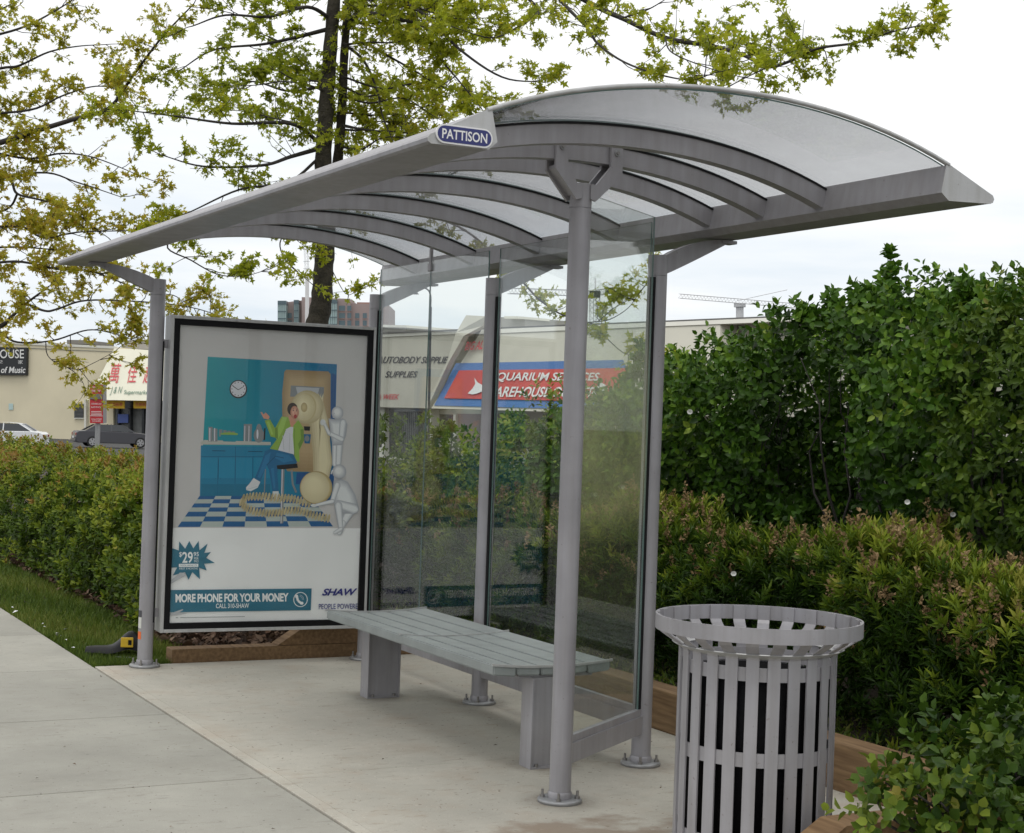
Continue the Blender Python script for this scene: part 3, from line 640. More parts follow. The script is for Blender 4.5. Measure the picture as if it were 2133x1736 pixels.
for r in range(7):
    for c in range(7):
        art([(fx(c, yb[r]), yb[r]), (fx(c+1, yb[r]), yb[r]), (fx(c+1, yb[r+1]), yb[r+1]), (fx(c, yb[r+1]), yb[r+1])], 'p_tileb' if (r+c) % 2 == 0 else 'p_tilew', Z7)
        LAY[0] -= 1
LAY[0] += 1
# clock
ell(676, 672, 74, 78, 'p_dark'); ell(676, 670, 64, 67, 'p_shirt')
for k in range(12):
    t = k*math.pi/6; line([(676+50*math.cos(t), 670+53*math.sin(t)), (676+57*math.cos(t), 670+60*math.sin(t))], 9, 'p_dark'); LAY[0] -= 1
line([(676, 678), (630, 645)], 6, 'p_dark'); line([(676, 678), (722, 648)], 5, 'p_dark')
# things on the counter
for x, h in ((445, 120), (485, 105)): art([(x-18, 1110-h), (x+18, 1110-h), (x+18, 1113), (x-18, 1113)], 'p_silver'); line([(x-6, 1000), (x-6, 1110)], 8, 'p_shirt')
for x in (530, 565, 600, 635): art([(x-14, 1012+(x-530)*.15), (x+14, 1012+(x-530)*.15), (x+14, 1070), (x-14, 1070)], 'p_silver')
ell(602, 1050, 74, 14, 'p_green'); art([(526, 1055), (680, 1058), (655, 1115), (552, 1112)], 'p_teal')
for x in (740, 775): line([(x, 965), (x-4, 1110)], 34, 'p_silver'); line([(x-8, 980), (x-10, 1110)], 6, 'p_shirt')
ell(850, 1060, 44, 62, 'p_silver'); ell(850, 1015, 24, 52, 'p_silver'); ell(838, 1050, 8, 40, 'p_shirt'); line([(900, 1000), (895, 1100)], 12, 'p_dark')
# giant wall telephone
shade([(1078, 505), (1435, 517), (1455, 540), (1455, 1000), (1440, 1372), (1090, 1362), (1050, 1300), (1045, 700), (1062, 525)], (.26, .18, .09), (.37, .27, .15), 6, 1240, 800, .72)
art([(1118, 638), (1400, 650), (1395, 742), (1112, 732)], 'p_silver'); art([(1160, 650), (1360, 658), (1340, 735), (1180, 730)], 'p_man2')
art([(1320, 1370), (1480, 1370), (1480, 1480), (1160, 1470), (1170, 1372)], 'p_blue')
for f, (dx0, dx1) in ((0., (0, 0)), (.35, (22, -8)), (.7, (44, -20)), (1., (66, -38))):
    nm = 'p_handset%d' % int(f*10); plain(nm, (.52+.24*f, .44+.24*f, .27+.18*f), .42)
    art([(1330+dx0, 700), (1395+dx1, 780), (1432+dx1, 930), (1470+dx1, 1290), (1440+dx1, 1430), (1310+dx0*.8, 1430), (1305+dx0*.8, 1200), (1270+dx0, 950)], nm)
sell(1258, 820, 138, 142, (.38, .32, .19), (.58, .52, .34), 7, -20, -30, .5); ell(1240, 822, 95, 120, 'p_cream2', rot=.1); sell(1236, 822, 86, 112, (.48, .42, .26), (.60, .54, .36), 5, -10, -16, .4); sell(1230, 822, 28, 40, (.36, .28, .14), (.46, .38, .20), 4)
# woman on a stool
line([(1125, 1350), (1135, 1470), (1165, 1540)], 16, 'p_silver'); line([(905, 1345), (895, 1580)], 8, 'p_silver')
art([(1100, 895), (1140, 900), (1165, 960), (1120, 1010), (1090, 1000)], 'p_skin')
art([(1090, 985), (1145, 990), (1145, 1220), (1010, 1190), (1050, 1040)], 'p_shirt')
art([(1095, 905), (1040, 900), (985, 1000), (942, 925), (898, 935), (948, 1070), (985, 1078), (1000, 1092), (942, 1172), (1010, 1186), (1072, 1010), (1118, 985), (1105, 930)], 'p_green')
art([(985, 1000), (1005, 990), (1012, 1090), (985, 1078)], 'p_green2')
art([(1140, 975), (1182, 930), (1226, 1000), (1230, 1100), (1188, 1190), (1192, 1282), (1152, 1275), (1135, 1060)], 'p_green')
art([(1200, 1010), (1226, 1005), (1230, 1100), (1188, 1180), (1180, 1130), (1205, 1090)], 'p_green2')
plain('p_green3', (.38, .58, .13), .42); art([(1045, 905), (1085, 910), (1060, 1000), (1010, 1090), (1010, 1000)], 'p_green3'); art([(912, 945), (935, 940), (970, 1050), (955, 1055)], 'p_green3'); line([(1075, 1010), (1010, 1180)], 5, 'p_green2'); line([(1150, 1000), (1150, 1260)], 6, 'p_green2'); line([(1050, 1060), (1060, 1180)], 5, 'p_man2'); line([(1110, 1040), (1105, 1200)], 4, 'p_man2')
ell(1132, 838, 44, 54, 'p_hair'); sell(1150, 865, 36, 55, (.36, .16, .10), (.54, .29, .21), 5, -4, -8, .45); line([(1134, 838), (1146, 835)], 4, 'p_hair'); line([(1160, 837), (1174, 841)], 4, 'p_hair'); line([(1154, 855), (1151, 878), (1158, 881)], 3, 'p_lip'); ell(1156, 900, 13, 17, 'p_lip'); ell(1140, 850, 6, 4, 'p_dark'); ell(1166, 852, 6, 4, 'p_dark')
art([(862, 866), (872, 862), (890, 884), (905, 868), (925, 885), (940, 905), (928, 926), (890, 918)], 'p_skin'); art([(1100, 920), (1130, 905), (1140, 925), (1118, 945)], 'p_skin')
art([(940, 1178), (1010, 1185), (1140, 1218), (1172, 1285), (1140, 1322), (1012, 1326), (1005, 1380), (1016, 1530), (965, 1532), (935, 1350), (915, 1310), (862, 1452), (812, 1428), (880, 1262), (902, 1192)], 'p_jean')
plain('p_jean3', (.03, .20, .40), .42); art([(1000, 1205), (1100, 1225), (1140, 1270), (1060, 1290), (985, 1250)], 'p_jean3'); art([(905, 1230), (950, 1200), (930, 1290), (860, 1420), (840, 1410)], 'p_jean3'); art([(950, 1340), (975, 1330), (990, 1500), (975, 1510)], 'p_jean3'); line([(915, 1310), (990, 1235), (1060, 1250)], 7, 'p_jean2'); line([(1005, 1326), (1120, 1318)], 6, 'p_jean2')
art([(742, 1498), (772, 1465), (806, 1418), (862, 1452), (840, 1500), (782, 1530), (745, 1520)], 'p_man'); line([(748, 1515), (835, 1490)], 4, 'p_man2')
art([(965, 1530), (1016, 1530), (1022, 1590), (990, 1600), (968, 1570)], 'p_man')
art([(1000, 1312), (1172, 1296), (1178, 1332), (1050, 1346), (1004, 1342)], 'p_dark')
line([(1052, 1345), (1042, 1800)], 26, 'p_silver'); line([(1047, 1345), (1037, 1800)], 7, 'p_shirt')
art([(1228, 1048), (1288, 1050), (1278, 1128), (1234, 1126)], 'p_jean'); art([(1228, 982), (1282, 984), (1278, 1020), (1232, 1018)], 'p_dark'); ell(1255, 1085, 20, 26, 'p_silver')
# coiled cord
cpath = [(720, 1640), (715, 1590), (790, 1572), (900, 1575), (1000, 1585), (1110, 1590), (1200, 1610), (1290, 1640)]
cp2 = [(700, 1620), (740, 1670), (830, 1705), (920, 1715), (1010, 1712), (1090, 1690), (1190, 1690), (1260, 1715), (1340, 1740), (1440, 1760)]
for path in (cpath, cp2):
    q = np.array(path, float); sgl = np.r_[0, np.cumsum(np.hypot(*np.diff(q, axis=0).T))]
    for i, s_ in enumerate(np.arange(0, sgl[-1], 27)):
        x = np.interp(s_, sgl, q[:, 0]); y = np.interp(s_, sgl, q[:, 1])
        ell(x, y, 11, 38, 'p_cream2', rot=.25, n=12); LAY[0] -= 1
        ell(x-3, y-4, 6, 32, 'p_cream', rot=.25, n=12)
        LAY[0] -= 1
    LAY[0] += 2
sell(1332, 1500, 138, 140, (.30, .23, .11), (.44, .36, .19), 5, 0, 0, .85); sell(1322, 1498, 122, 130, (.46, .40, .25), (.60, .54, .36), 7, -24, -30, .4)
for i in range(60):
    t = i*2.4; r = 9*math.sqrt(i); ell(1300+r*math.cos(t), 1510+r*math.sin(t)*1.05, 4, 4, 'p_cream2', n=6); LAY[0] -= 1
LAY[0] += 1
# white helpers holding the receiver
MD, ML = (.30, .31, .34), (.56, .57, .58)
def limb(pts, w0, w1):                      # a shaded tapering limb drawn on the print
    (x0, y0), (x1, y1) = pts; d = math.hypot(x1-x0, y1-y0); nx, ny = -(y1-y0)/d, (x1-x0)/d
    q = [(x0+nx*w0, y0+ny*w0), (x1+nx*w1, y1+ny*w1)]+[(x1+math.cos(math.atan2(ny, nx)-t)*w1, y1+math.sin(math.atan2(ny, nx)-t)*w1) for t in np.linspace(.4, 2.7, 5)]+[(x1-nx*w1, y1-ny*w1), (x0-nx*w0, y0-ny*w0)]+[(x0-math.cos(math.atan2(ny, nx)-t)*w0, y0-math.sin(math.atan2(ny, nx)-t)*w0) for t in np.linspace(.4, 2.7, 5)]
    for k in range(5):
        f = k/4; nm = 'p_limb%d' % k
        if nm not in M: plain(nm, tuple(1.35*(a+(b-a)*f) for a, b in zip(MD, ML)), .42)
        cxy = np.array([(x0+x1)/2-4*f, (y0+y1)/2-3*f]); u = np.array([(x1-x0)/d, (y1-y0)/d]); v = np.array([nx, ny])
        art([tuple(cxy+u*((np.array(p)-cxy)@u)*(1-.10*f)+v*((np.array(p)-cxy)@v)*(1-.55*f)) for p in q], nm)
limb([(1500, 1130), (1492, 1300)], 34, 26); limb([(1530, 1120), (1520, 1300)], 30, 24)
shade([(1436, 915), (1490, 922), (1562, 915), (1598, 962), (1585, 1060), (1552, 1140), (1470, 1145), (1452, 1040)], MD, ML, 6, 1510, 1010, .5)
limb([(1560, 950), (1545, 1085)], 30, 24); limb([(1545, 1090), (1440, 1040)], 24, 17); limb([(1440, 1040), (1400, 955)], 16, 13); ell(1388, 948, 24, 26, 'p_man'); line([(1380, 930), (1366, 950)], 7, 'p_man')
sell(1512, 868, 50, 56, MD, (.58, .58, .58), 6, -8, -14, .4); ell(1478, 905, 8, 5, 'p_man2'); ell(1484, 872, 6, 5, 'p_man2')
limb([(1640, 1660), (1560, 1800)], 44, 30); limb([(1560, 1800), (1530, 1880)], 26, 22)
shade([(1480, 1440), (1540, 1425), (1600, 1450), (1665, 1560), (1692, 1660), (1660, 1720), (1560, 1720), (1490, 1650), (1470, 1560)], MD, ML, 6, 1560, 1560, .5)
limb([(1650, 1680), (1520, 1640)], 46, 36); limb([(1520, 1650), (1540, 1830)], 34, 22); limb([(1510, 1480), (1470, 1610)], 28, 20); limb([(1470, 1615), (1330, 1648)], 19, 13); ell(1312, 1650, 26, 13, 'p_man'); limb([(1540, 1850), (1490, 1880)], 18, 14)
sell(1527, 1365, 60, 62, MD, (.58, .58, .58), 6, -10, -14, .4); line([(1470, 1350), (1458, 1385)], 10, 'p_man')
# price burst, banner and lettering
burst = [(130, 488), (205, 512), (208, 428), (262, 495), (300, 424), (338, 492), (386, 424), (395, 510), (470, 448), (440, 535), (500, 528), (455, 580), (536, 628), (438, 635), (462, 698), (392, 672), (400, 780), (330, 712), (294, 782), (262, 712), (150, 742), (190, 668), (132, 668)]
art(burst, 'p_ban', Z7)
ptext('$', 208, 525, 232, 575, 'p_white', bold=.01); ptext('29', 236, 524, 333, 628, 'p_white', bold=.02); ptext('95', 340, 526, 388, 566, 'p_white', bold=.01)
ptext('PER', 346, 575, 386, 596, 'p_white'); ptext('MO', 346, 602, 386, 622, 'p_white')
art([(205, 635), (384, 635), (384, 664), (205, 664)], 'p_white', Z7); ptext('DIGITAL PHONE LITE', 218, 642, 372, 657, 'p_ban')
ptext('FIRST 3 MONTHS', 210, 670, 380, 688, 'p_white')
art([(132, 790), (215, 715), (262, 718), (268, 745), (215, 770), (132, 820)], 'p_man2', Z7)
art([(122, 876), (1438, 872), (1430, 1074), (122, 1082)], 'p_ban', Z7)
ptext('MORE PHONE FOR YOUR MONEY', 175, 912, 1222, 992, 'p_white', bold=.035, space=.95)
ptext('CALL 310-SHAW', 548, 1005, 855, 1048, 'p_white', bold=.012)
ell(1334, 974, 67, 70, 'p_white', Z7); ell(1334, 974, 60, 63, 'p_ban', Z7)
line([(1300, 945), (1310, 985), (1340, 1008)], 22, 'p_white', Z7); ell(1298, 945, 14, 17, 'p_white', Z7); ell(1345, 1008, 17, 14, 'p_white', Z7)
for r in (26, 38): line([(1325+r*math.cos(t), 970+r*math.sin(t)) for t in (-1.5, -1.1, -.6, -.1, .2)], 4, 'p_man2', Z7)
ptext('SHAW', 1535, 874, 1868, 940, 'p_navy', bold=.03, shear=.35, space=.95)
ptext('PEOPLE POWERE', 1505, 1016, 1872, 1066, 'p_navy', bold=.005)
art([(122, 1078), (150, 1085), (240, 1052), (248, 1060), (205, 1085), (290, 1090), (180, 1108), (122, 1110)], 'p_man2', Z7)
line([(178, 1132), (200, 1132)], 6, 'p_silver', Z7); line([(220, 1132), (815, 1127)], 5, 'p_silver', Z7)
pm.build('poster', pan_o)
mb = MB(); y_ = .0105
for yy, fl in ((y_, 0), (y_+.003, 1)):
    q = [PO+UP*.001+uA*.001+nA*yy, PO+UP*.001+uA*(PW-.001)+nA*yy, PO+UP*(PH-.001)+uA*(PW-.001)+nA*yy, PO+UP*(PH-.001)+uA*.001+nA*yy]; mb.poly(q if fl else q[::-1], 'glass_cover')
mb.build('cover_pane', pan_o)

# ================================================================== BENCH
bn = thing('bench', 'grey slatted backless bench with two channel legs inside the shelter', 'bench', (-.41, 1.06, .004))
bx0, bx1, by0, by1, bz = -.735, -.135, .055, 2.065, .472
ns = 5; sw = (bx1-bx0)/ns
def bdip(x): s_ = (x-(bx0+bx1)/2)/((bx1-bx0)/2); return .016*(abs(s_)**2.2)-.016
for k in range(ns):
    a, b = bx0+k*sw+.004, bx0+(k+1)*sw-.004
    mb = MB(); bm = bmesh.new(); bmesh.ops.create_cube(bm, size=1)
    for v in bm.verts:
        x = a if v.co.x < 0 else b; top = bz+bdip(x)
        v.co = Vector((x, by0+.008 if v.co.y < 0 else by1-.008, top if v.co.z > 0 else top-(.046 if k in (0, ns-1) else .040)))
    bmesh.ops.bevel(bm, geom=bm.edges[:], offset=.006, segments=3, affect='EDGES'); bm.verts.index_update()
    mb.add([tuple(v.co) for v in bm.verts], [[v.index for v in f.verts] for f in bm.faces], 'bench_slat'); bm.free()
    mb.build('seat_slat', bn)
for y, w in ((by0, .010), (by1-.010, .010), (1.06, .006)):
    mb = MB(); n_ = 14; xs = [bx0-.004+(bx1-bx0+.008)*i/n_ for i in range(n_+1)]
    up = [np.array([x, y, bz+bdip(x)+.0065]) for x in xs]; lo = [np.array([x, y, bz+bdip(x)-.004]) for x in xs]
    e = np.array([0, w, 0]); m_ = len(xs)
    mb.add(up+lo+[v+e for v in up]+[v+e for v in lo], [f for i in range(n_) for f in ([i, m_+i, m_+i+1, i+1], [2*m_+i, i, i+1, 2*m_+i+1], [3*m_+i, 2*m_+i, 2*m_+i+1, 3*m_+i+1], [m_+i, 3*m_+i, 3*m_+i+1, m_+i+1])]+[[0, 2*m_, 3*m_, m_], [n_, m_+n_, 3*m_+n_, 2*m_+n_]], 'paint_light')
    mb.build('seat_strap', bn)
for y0, y1, fl in ((.075, .165, 1), (1.93, 2.02, -1)):
    mb = MB()
    mb.box((-.525, y0, .0045), (-.350, y0+.008, .405), 'paint', .001); 
    for x in (-.533, -.350): mb.box((x, y0-.012, .0045), (x+.008, y1, .405), 'paint', .001)
    mb.box((-.525, y0-.012, .0045), (-.350, y0-.0005, .013), 'paint'); mb.box((-.60, y0+.01, .4052), (-.22, y1-.01, .417), 'paint')
    lg = mb.build('leg', bn)
    for x in (-.50, -.375):
        b = MB(); b.tube([(x, y0-.006, .013), (x, y0-.006, .026)], .009, 'bolt', 6); b.build('bolt', lg)
mb = MB(); mb.box((-.50, .17, .3852), (-.38, 1.925, .4040), 'paint', .002); mb.build('under_beam', bn)

# ================================================================== LITTER BIN
bc = np.array([-.385, -1.36, 0]); lb = thing('litter_bin', 'round silver bin of flat vertical bars with a flared rim and black liner', 'litter bin', (*bc[:2], .004))
NB = 24; BR, RR = .283, .366
for k in range(NB):
    t = 2*math.pi*(k+.35)/NB; c, s_ = math.cos(t), math.sin(t); w = .0225
    prof = [(BR, .03), (BR, .728), (BR+.005, .741), (RR-.012, .784), (RR-.001, .796), (RR-.0005, .848)]
    mb = MB(); vs = []
    for r, z in prof:
        for rr in (r+.0035, r-.0035):
            for sg in (-1, 1): vs.append((bc[0]+c*rr-s_*w*sg, bc[1]+s_*rr+c*w*sg, z))
    fs = []
    for i in range(len(prof)-1):
        a = i*4; b = a+4; fs += [[a, a+1, b+1, b], [a+3, a+2, b+2, b+3], [a+1, a+3, b+3, b+1], [a+2, a, b, b+2]]
    fs += [[0, 2, 3, 1], [len(vs)-4, len(vs)-3, len(vs)-1, len(vs)-2]]
    mb.add(vs, fs, 'paint'); mb.build('bar', lb)
def band(r0, r1, z0, z1, name, mat='paint'):
    mb = MB(); mb.lathe([(r0, z0), (r1, z0), (r1, z1), (r0, z1), (r0, z0)], bc, mat, 72, False); return mb.build(name, lb)
band(RR+.0035, RR+.0105, .796, .850, 'rim_band'); band(BR-.0105, BR-.004, .652, .700, 'hoop'); band(BR-.0105, BR-.004, .352, .402, 'hoop'); band(BR-.0105, BR-.004, .035, .095, 'hoop')
mb = MB(); mb.lathe([(BR-.006, .729), (BR+.030, .749), (BR+.027, .752), (BR-.009, .732), (BR-.006, .729)], bc, 'paint_light', 72, False); mb.build('collar', lb)
mb = MB(); mb.lathe([(0, .04), (.250, .04), (.264, .645), (.257, .650), (.245, .645), (.225, .08), (0, .07)], bc, 'liner', 40); mb.build('liner', lb)

# ================================================================== TIMBER EDGING, LITTER
TG = 'timber edging round the planting bed'
def timber(label, pts, ext):
    mb = MB(); mb.prism(gt(pts), ext, 'timber'); o = mb.build('timber_beam'); tag(o, label, 'timber', TG)
    md = o.modifiers.new('soft_edges', 'BEVEL'); md.width = .007; md.segments = 2; return o
timber('long brown timber beam edging the bed behind the shelter glass', [(.545, -1.70, -.05), (.69, -1.70, -.05), (.69, -1.70, .205), (.545, -1.70, .205)], (0, 5.08, 0))
timber('low flat timber lying under the advertising panel, beside the lawn', [(-1.19, 3.40, -.05), (.535, 3.40, -.05), (.535, 3.40, .085), (-1.19, 3.40, .085)][::-1], (0, .13, 0))
timber('sloping-ended timber stacked on the low one under the advertising panel', [(-.52, 3.405, .0875), (.535, 3.405, .0875), (.535, 3.405, .215), (-.32, 3.405, .215)][::-1], (0, .12, 0))
timber('cut timber end poking out beside the bin under the leafy bush', [(-.60, -1.86, -.05), (.70, -1.86, -.05), (.70, -1.86, .20), (-.36, -1.86, .20), (-.60, -1.86, .06)][::-1], (0, .14, 0))
# black plastic shell on the lawn
sc = thing('plastic_scrap', 'black plastic shell with a yellow patch lying on the grass behind the post', 'scrap', (-1.43, 3.86, 0))
plain('scrap_black', (.005, .005, .006), .35, 0, .3, 20, spec=.12)
mb = MB(); nu, nv = 16, 8; vs = []
o0 = np.array([-1.585, 3.915, .005]); ux = np.array([.93, -.37, 0]); uy = np.array([.37, .93, 0])
for i in range(nu+1):
    s_ = i/nu; h = .03+.095*math.exp(-((s_-.72)/.22)**2)+.01*s_
    for j in range(nv+1):
        t = j/nv; vs.append(o0+ux*(s_*.37)+uy*((t-.5)*.28*(1-.45*(1-s_)**2.5))+UP*((h+.012)*math.sin(math.pi*(.06+.88*t))**.7+.004*math.sin(9*s_)))
mb.add(vs, [[i*(nv+1)+j, (i+1)*(nv+1)+j, (i+1)*(nv+1)+j+1, i*(nv+1)+j+1] for i in range(nu) for j in range(nv)], 'scrap_black', True)
mb.tube([o0+ux*(.37*i/8)+uy*(-.13*(1-.75*(1-i/8)**2.5))+UP*-.004 for i in range(4, 9)], .005, 'galv', 8); mb.build('shell', sc)
mb = MB(); q = o0+ux*.225+uy*-.130+UP*.060; mb.box((0, -.012, 0), (.075, 0, .06), 'yellow', .004, (q, ux, uy, UP)); mb.box((.045, -.0135, .015), (.066, -.0125, .045), 'black', 0, (q, ux, uy, UP)); mb.build('yellow_patch', sc)
# crumpled purple wrapper by the bin
bm = bmesh.new(); bmesh.ops.create_icosphere(bm, subdivisions=2, radius=.035)
for v in bm.verts: v.co *= .7+.6*random.random(); v.co.z *= .6
me = bpy.data.meshes.new('wrapper'); bm.to_mesh(me); bm.free(); me.materials.append(M['purple'])
o = link('wrapper', me); o.location = (-.10, -1.62, .028); tag(o, 'crumpled purple wrapper on the concrete behind the bin', 'wrapper')
# small white paper scraps along the lawn edge and dead leaves and twigs on the slabs
def flecks(name, n, fx, mat, l0, l1, label, cat):
    pos = np.array([fx() for _ in range(n)]); ax = unit(n); ax[:, 2] *= .15; nr = unit(n)*.35+np.array([0, 0, 1.])
    ln = rng.uniform(l0, l1, n); o = leaves(name, T_LANCE, pos, ax, nr, ln, ln*rng.uniform(.3, .6, n), rng.random(n), mat); return tag(o, label, cat, None, 'stuff')
flecks('dead_leaves', 120, lambda: (random.uniform(-3.2, .5), random.uniform(-1.9, 3.3),   .007), 'litter', .006, .022, 'small dead leaves and crumbs scattered over the concrete', 'litter')
flecks('paper_scraps', 11, lambda: (random.gauss(-1.62, .03), random.uniform(3.4, 6.2), .035), 'pole_white', .015, .045, 'white paper scraps along the lawn edge by the pavement', 'litter')

# ================================================================== LAWN, BED LITTER
n = 52000; y = 3.40+21*rng.random(n)**2.0; x = rng.uniform(-1.655, -.70, n)
kp = ~((x > -1.2) & (y < 3.56)); x, y = x[kp], y[kp]; n = len(x)
pos = np.stack([x, y, np.full(n, -.028)], 1); ax = unit(n)*.55+np.array([0, 0, 1.]); ln = rng.uniform(.035, .075, n)*(1+y*.01)
tone = np.clip(.45+.25*rng.normal(size=n)+.25*np.sin(x*5+y*1.7), 0, 1)
tag(leaves('grass', (np.array([[0, -.5, 0], [0, .5, 0], [1, 0, .15]]), [[0, 1, 2]]), pos, ax, unit(n), ln, np.full(n, .007)*(1+y*.04), tone, 'grass'), 'short green lawn strip between the pavement and the left hedge', 'grass', None, 'stuff')
n = 6500; x = rng.uniform(-1.05, .6, n); y = np.where(rng.random(n) < .6, rng.uniform(3.55, 4.7, n), rng.uniform(3.6, 14, n)); m_ = (y < 4.8)
x = np.where(m_, np.maximum(x, -1.0+.25*rng.random(n)), rng.uniform(-.95, -.75, n))
pos = np.stack([x, y, .0+.05*rng.random(n)], 1); ax = unit(n); ax[:, 2] *= .5; ln = rng.uniform(.025, .075, n)
tag(leaves('fallen_leaves', T_ROUND, pos, ax, unit(n)+np.array([0, 0, 1.0]), ln, ln*.6, rng.random(n)**1.6, 'litter'), 'brown fallen leaves under the hedge behind the advertising panel', 'leaf litter', None, 'stuff')
n = 5200; x = rng.uniform(.70, 1.5, n); y = rng.uniform(-2.2, 5, n); pos = np.stack([x, y, .13+.03*rng.random(n)], 1); ax = unit(n)*.7+np.array([0, 0, .6]); ln = rng.uniform(.02, .06, n)
tag(leaves('bed_weeds', T_LANCE, pos, ax, unit(n)+np.array([0, 0, .8]), ln, ln*.35, rng.random(n), 'grass'), 'small green weeds on the soil behind the timber', 'weeds', None, 'stuff')
sheet('planting_bed', .69, 8, -5.5, 9, .14, 'soil')

# ================================================================== HEDGES AND SHRUBS
def vnoise(p, seed, sc):                    # cheap smooth 3-D bumps
    r = np.random.default_rng(seed); s_ = np.zeros(len(p))
    for k in range(7):
        d = r.normal(size=3); d /= np.linalg.norm(d); s_ += np.sin(p@d*(sc*(.6+.25*k))+r.uniform(0, 6.3))*(.9**k)
    return s_/3.2
def shoots(base, direc, n, ln, wd, spread, slen, tone, mat, name, par, tpl, cup=.0):
    """n leaves spiralling round each shoot"""
    m_ = len(base); d = direc/np.linalg.norm(direc, axis=1, keepdims=True)
    a = np.cross(d, unit(m_)); a /= np.linalg.norm(a, axis=1, keepdims=True); b = np.cross(d, a)
    P, AX, NR, LN, WD, TN = [], [], [], [], [], []
    for k in range(n):
        t = (k+.5)/n; an = k*2.4+rng.random(m_)*.7
        rad = a*np.cos(an)[:, None]+b*np.sin(an)[:, None]
        up = (spread*(1.15-.75*t))*rng.uniform(.8, 1.2, m_)
        AX.append(d*np.cos(up)[:, None]+rad*np.sin(up)[:, None]); NR.append(d*np.sin(up)[:, None]-rad*np.cos(up)[:, None]+unit(m_)*.25)
        P.append(base+d*(slen*t)[:, None]+rad*.004); LN.append(ln*(1.1-.35*t)*rng.uniform(.75, 1.2, m_)); WD.append(wd*(1.1-.3*t)*rng.uniform(.8, 1.2, m_)); TN.append(np.clip(tone+(t-.5)*.22+rng.normal(size=m_)*.07, 0, 1))
    return leaves(name, tpl, np.concatenate(P), np.concatenate(AX), np.concatenate(NR), np.concatenate(LN), np.concatenate(WD), np.concatenate(TN), mat, par)
def hedgebox(name, label, cat, x0, x1, y0, y1, zt, z0, ns_, nl, ln, wd, mat, tpl, spread, fr_top=.5, seed=1, bump=.07, racemes=0, hue=0., ydens=1.6, slope=.0):
    root = thing(name, label, cat, ((x0+x1)/2, (y0+y1)/2, z0))
    n = ns_; y = y0+(y1-y0)*rng.random(n)**ydens
    top = rng.random(n) < fr_top
    zt_ = np.array([zt(v) for v in y]) if callable(zt) else np.full(n, zt)
    x = np.where(top, rng.uniform(x0, x1, n), x0+rng.random(n)**2*.25)
    z = np.where(top, zt_-rng.random(n)**2*.12, z0+(zt_-z0)*rng.random(n)**.8)
    rl_ = np.clip((z-z0)/(zt_-z0), 0, 1)
    x = np.where(~top, x-.10*np.sin(rl_*3.1)+slope*rl_**1.6, x0+slope*.9+(x-x0)*(1-slope*.9/(x1-x0)))
    big = vnoise(np.stack([x*.6, y, 0*z], 1), seed+20, 2.6)
    z = z+big*.10*rl_; x = x-np.where(top, 0, big*.10)
    p = np.stack([x, y, z], 1); nb = vnoise(p, seed, 5.5)
    d = np.where(top[:, None], np.array([[-.15, -.1, 1.]]), np.array([[-.75, -.2, .75]]))+unit(n)*.35
    p = p+np.where(top[:, None], np.array([[0, 0, 1.]]), np.array([[-1., 0, .1]]))*(nb*bump)[:, None]
    nb2 = vnoise(p, seed+4, 15.); sel = (nb+.7*nb2) > -.62
    p, d, top, nb = p[sel], d[sel], top[sel], nb[sel]; n = len(p)
    rel = (p[:, 2]-z0)/(zt_[sel]-z0)
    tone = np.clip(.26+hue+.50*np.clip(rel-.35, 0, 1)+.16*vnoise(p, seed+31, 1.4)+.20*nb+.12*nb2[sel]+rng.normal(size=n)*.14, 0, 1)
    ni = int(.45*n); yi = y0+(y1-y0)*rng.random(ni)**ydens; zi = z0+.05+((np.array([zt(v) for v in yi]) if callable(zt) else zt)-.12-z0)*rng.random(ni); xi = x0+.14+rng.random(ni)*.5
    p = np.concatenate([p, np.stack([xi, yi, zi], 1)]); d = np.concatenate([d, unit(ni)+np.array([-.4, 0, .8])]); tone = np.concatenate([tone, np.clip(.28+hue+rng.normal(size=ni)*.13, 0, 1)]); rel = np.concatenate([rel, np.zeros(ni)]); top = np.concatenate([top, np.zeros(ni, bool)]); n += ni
    sl = rng.uniform(.05, .13, n)
    shoots(p-d/np.linalg.norm(d, axis=1, keepdims=True)*sl[:, None]*.5, d, nl, ln, wd, spread, sl, tone, mat, 'foliage', root, tpl)
    # woody stems
    st = MB()
    for _ in range(0):
        yy = random.uniform(y0, min(y1, y0+7)); xx = random.uniform(x0+.12, x1-.1); pts = [np.array([xx+random.gauss(0, .03), yy+random.gauss(0, .03), z0])]
        for k in range(4): pts.append(pts[-1]+np.array([random.gauss(-.03, .07), random.gauss(0, .09), (zt(yy) if callable(zt) else zt)*.2]))
        st.tube(pts, [.010, .009, .007, .005, .003], 'bark_twig', 5, False)
    if racemes:
        idx = rng.choice(np.where(top | (rel > .55))[0], racemes); q = p[idx]+unit(racemes)*.03+np.array([0, 0, .03]); m_ = racemes; dd = np.array([[0, 0, 1.]])+unit(m_)*.45
        P, AX = [], []
        for k in range(28):
            t = k/27; P.append(q+dd*(t*.085)+unit(m_)*(.016*(1-.6*t))); AX.append(unit(m_)+dd*.5)
        P = np.concatenate(P); AX = np.concatenate(AX); nn = len(P)
        leaves('spent_flowers', T_LANCE, P, AX, unit(nn), rng.uniform(.014, .030, nn), rng.uniform(.010, .018, nn), np.repeat(rng.random(m_)[None], 28, 0).ravel(), 'raceme', root)
    return root
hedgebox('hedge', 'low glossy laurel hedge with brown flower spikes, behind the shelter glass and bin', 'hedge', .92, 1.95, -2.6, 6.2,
         lambda y: .90-.080*max(0, .6-y), .12, 4300, 12, .076, .0185, 'leaf_low', T_LANCE, .85, .50, 3, .13, 560, -.05, 1.2, .32)
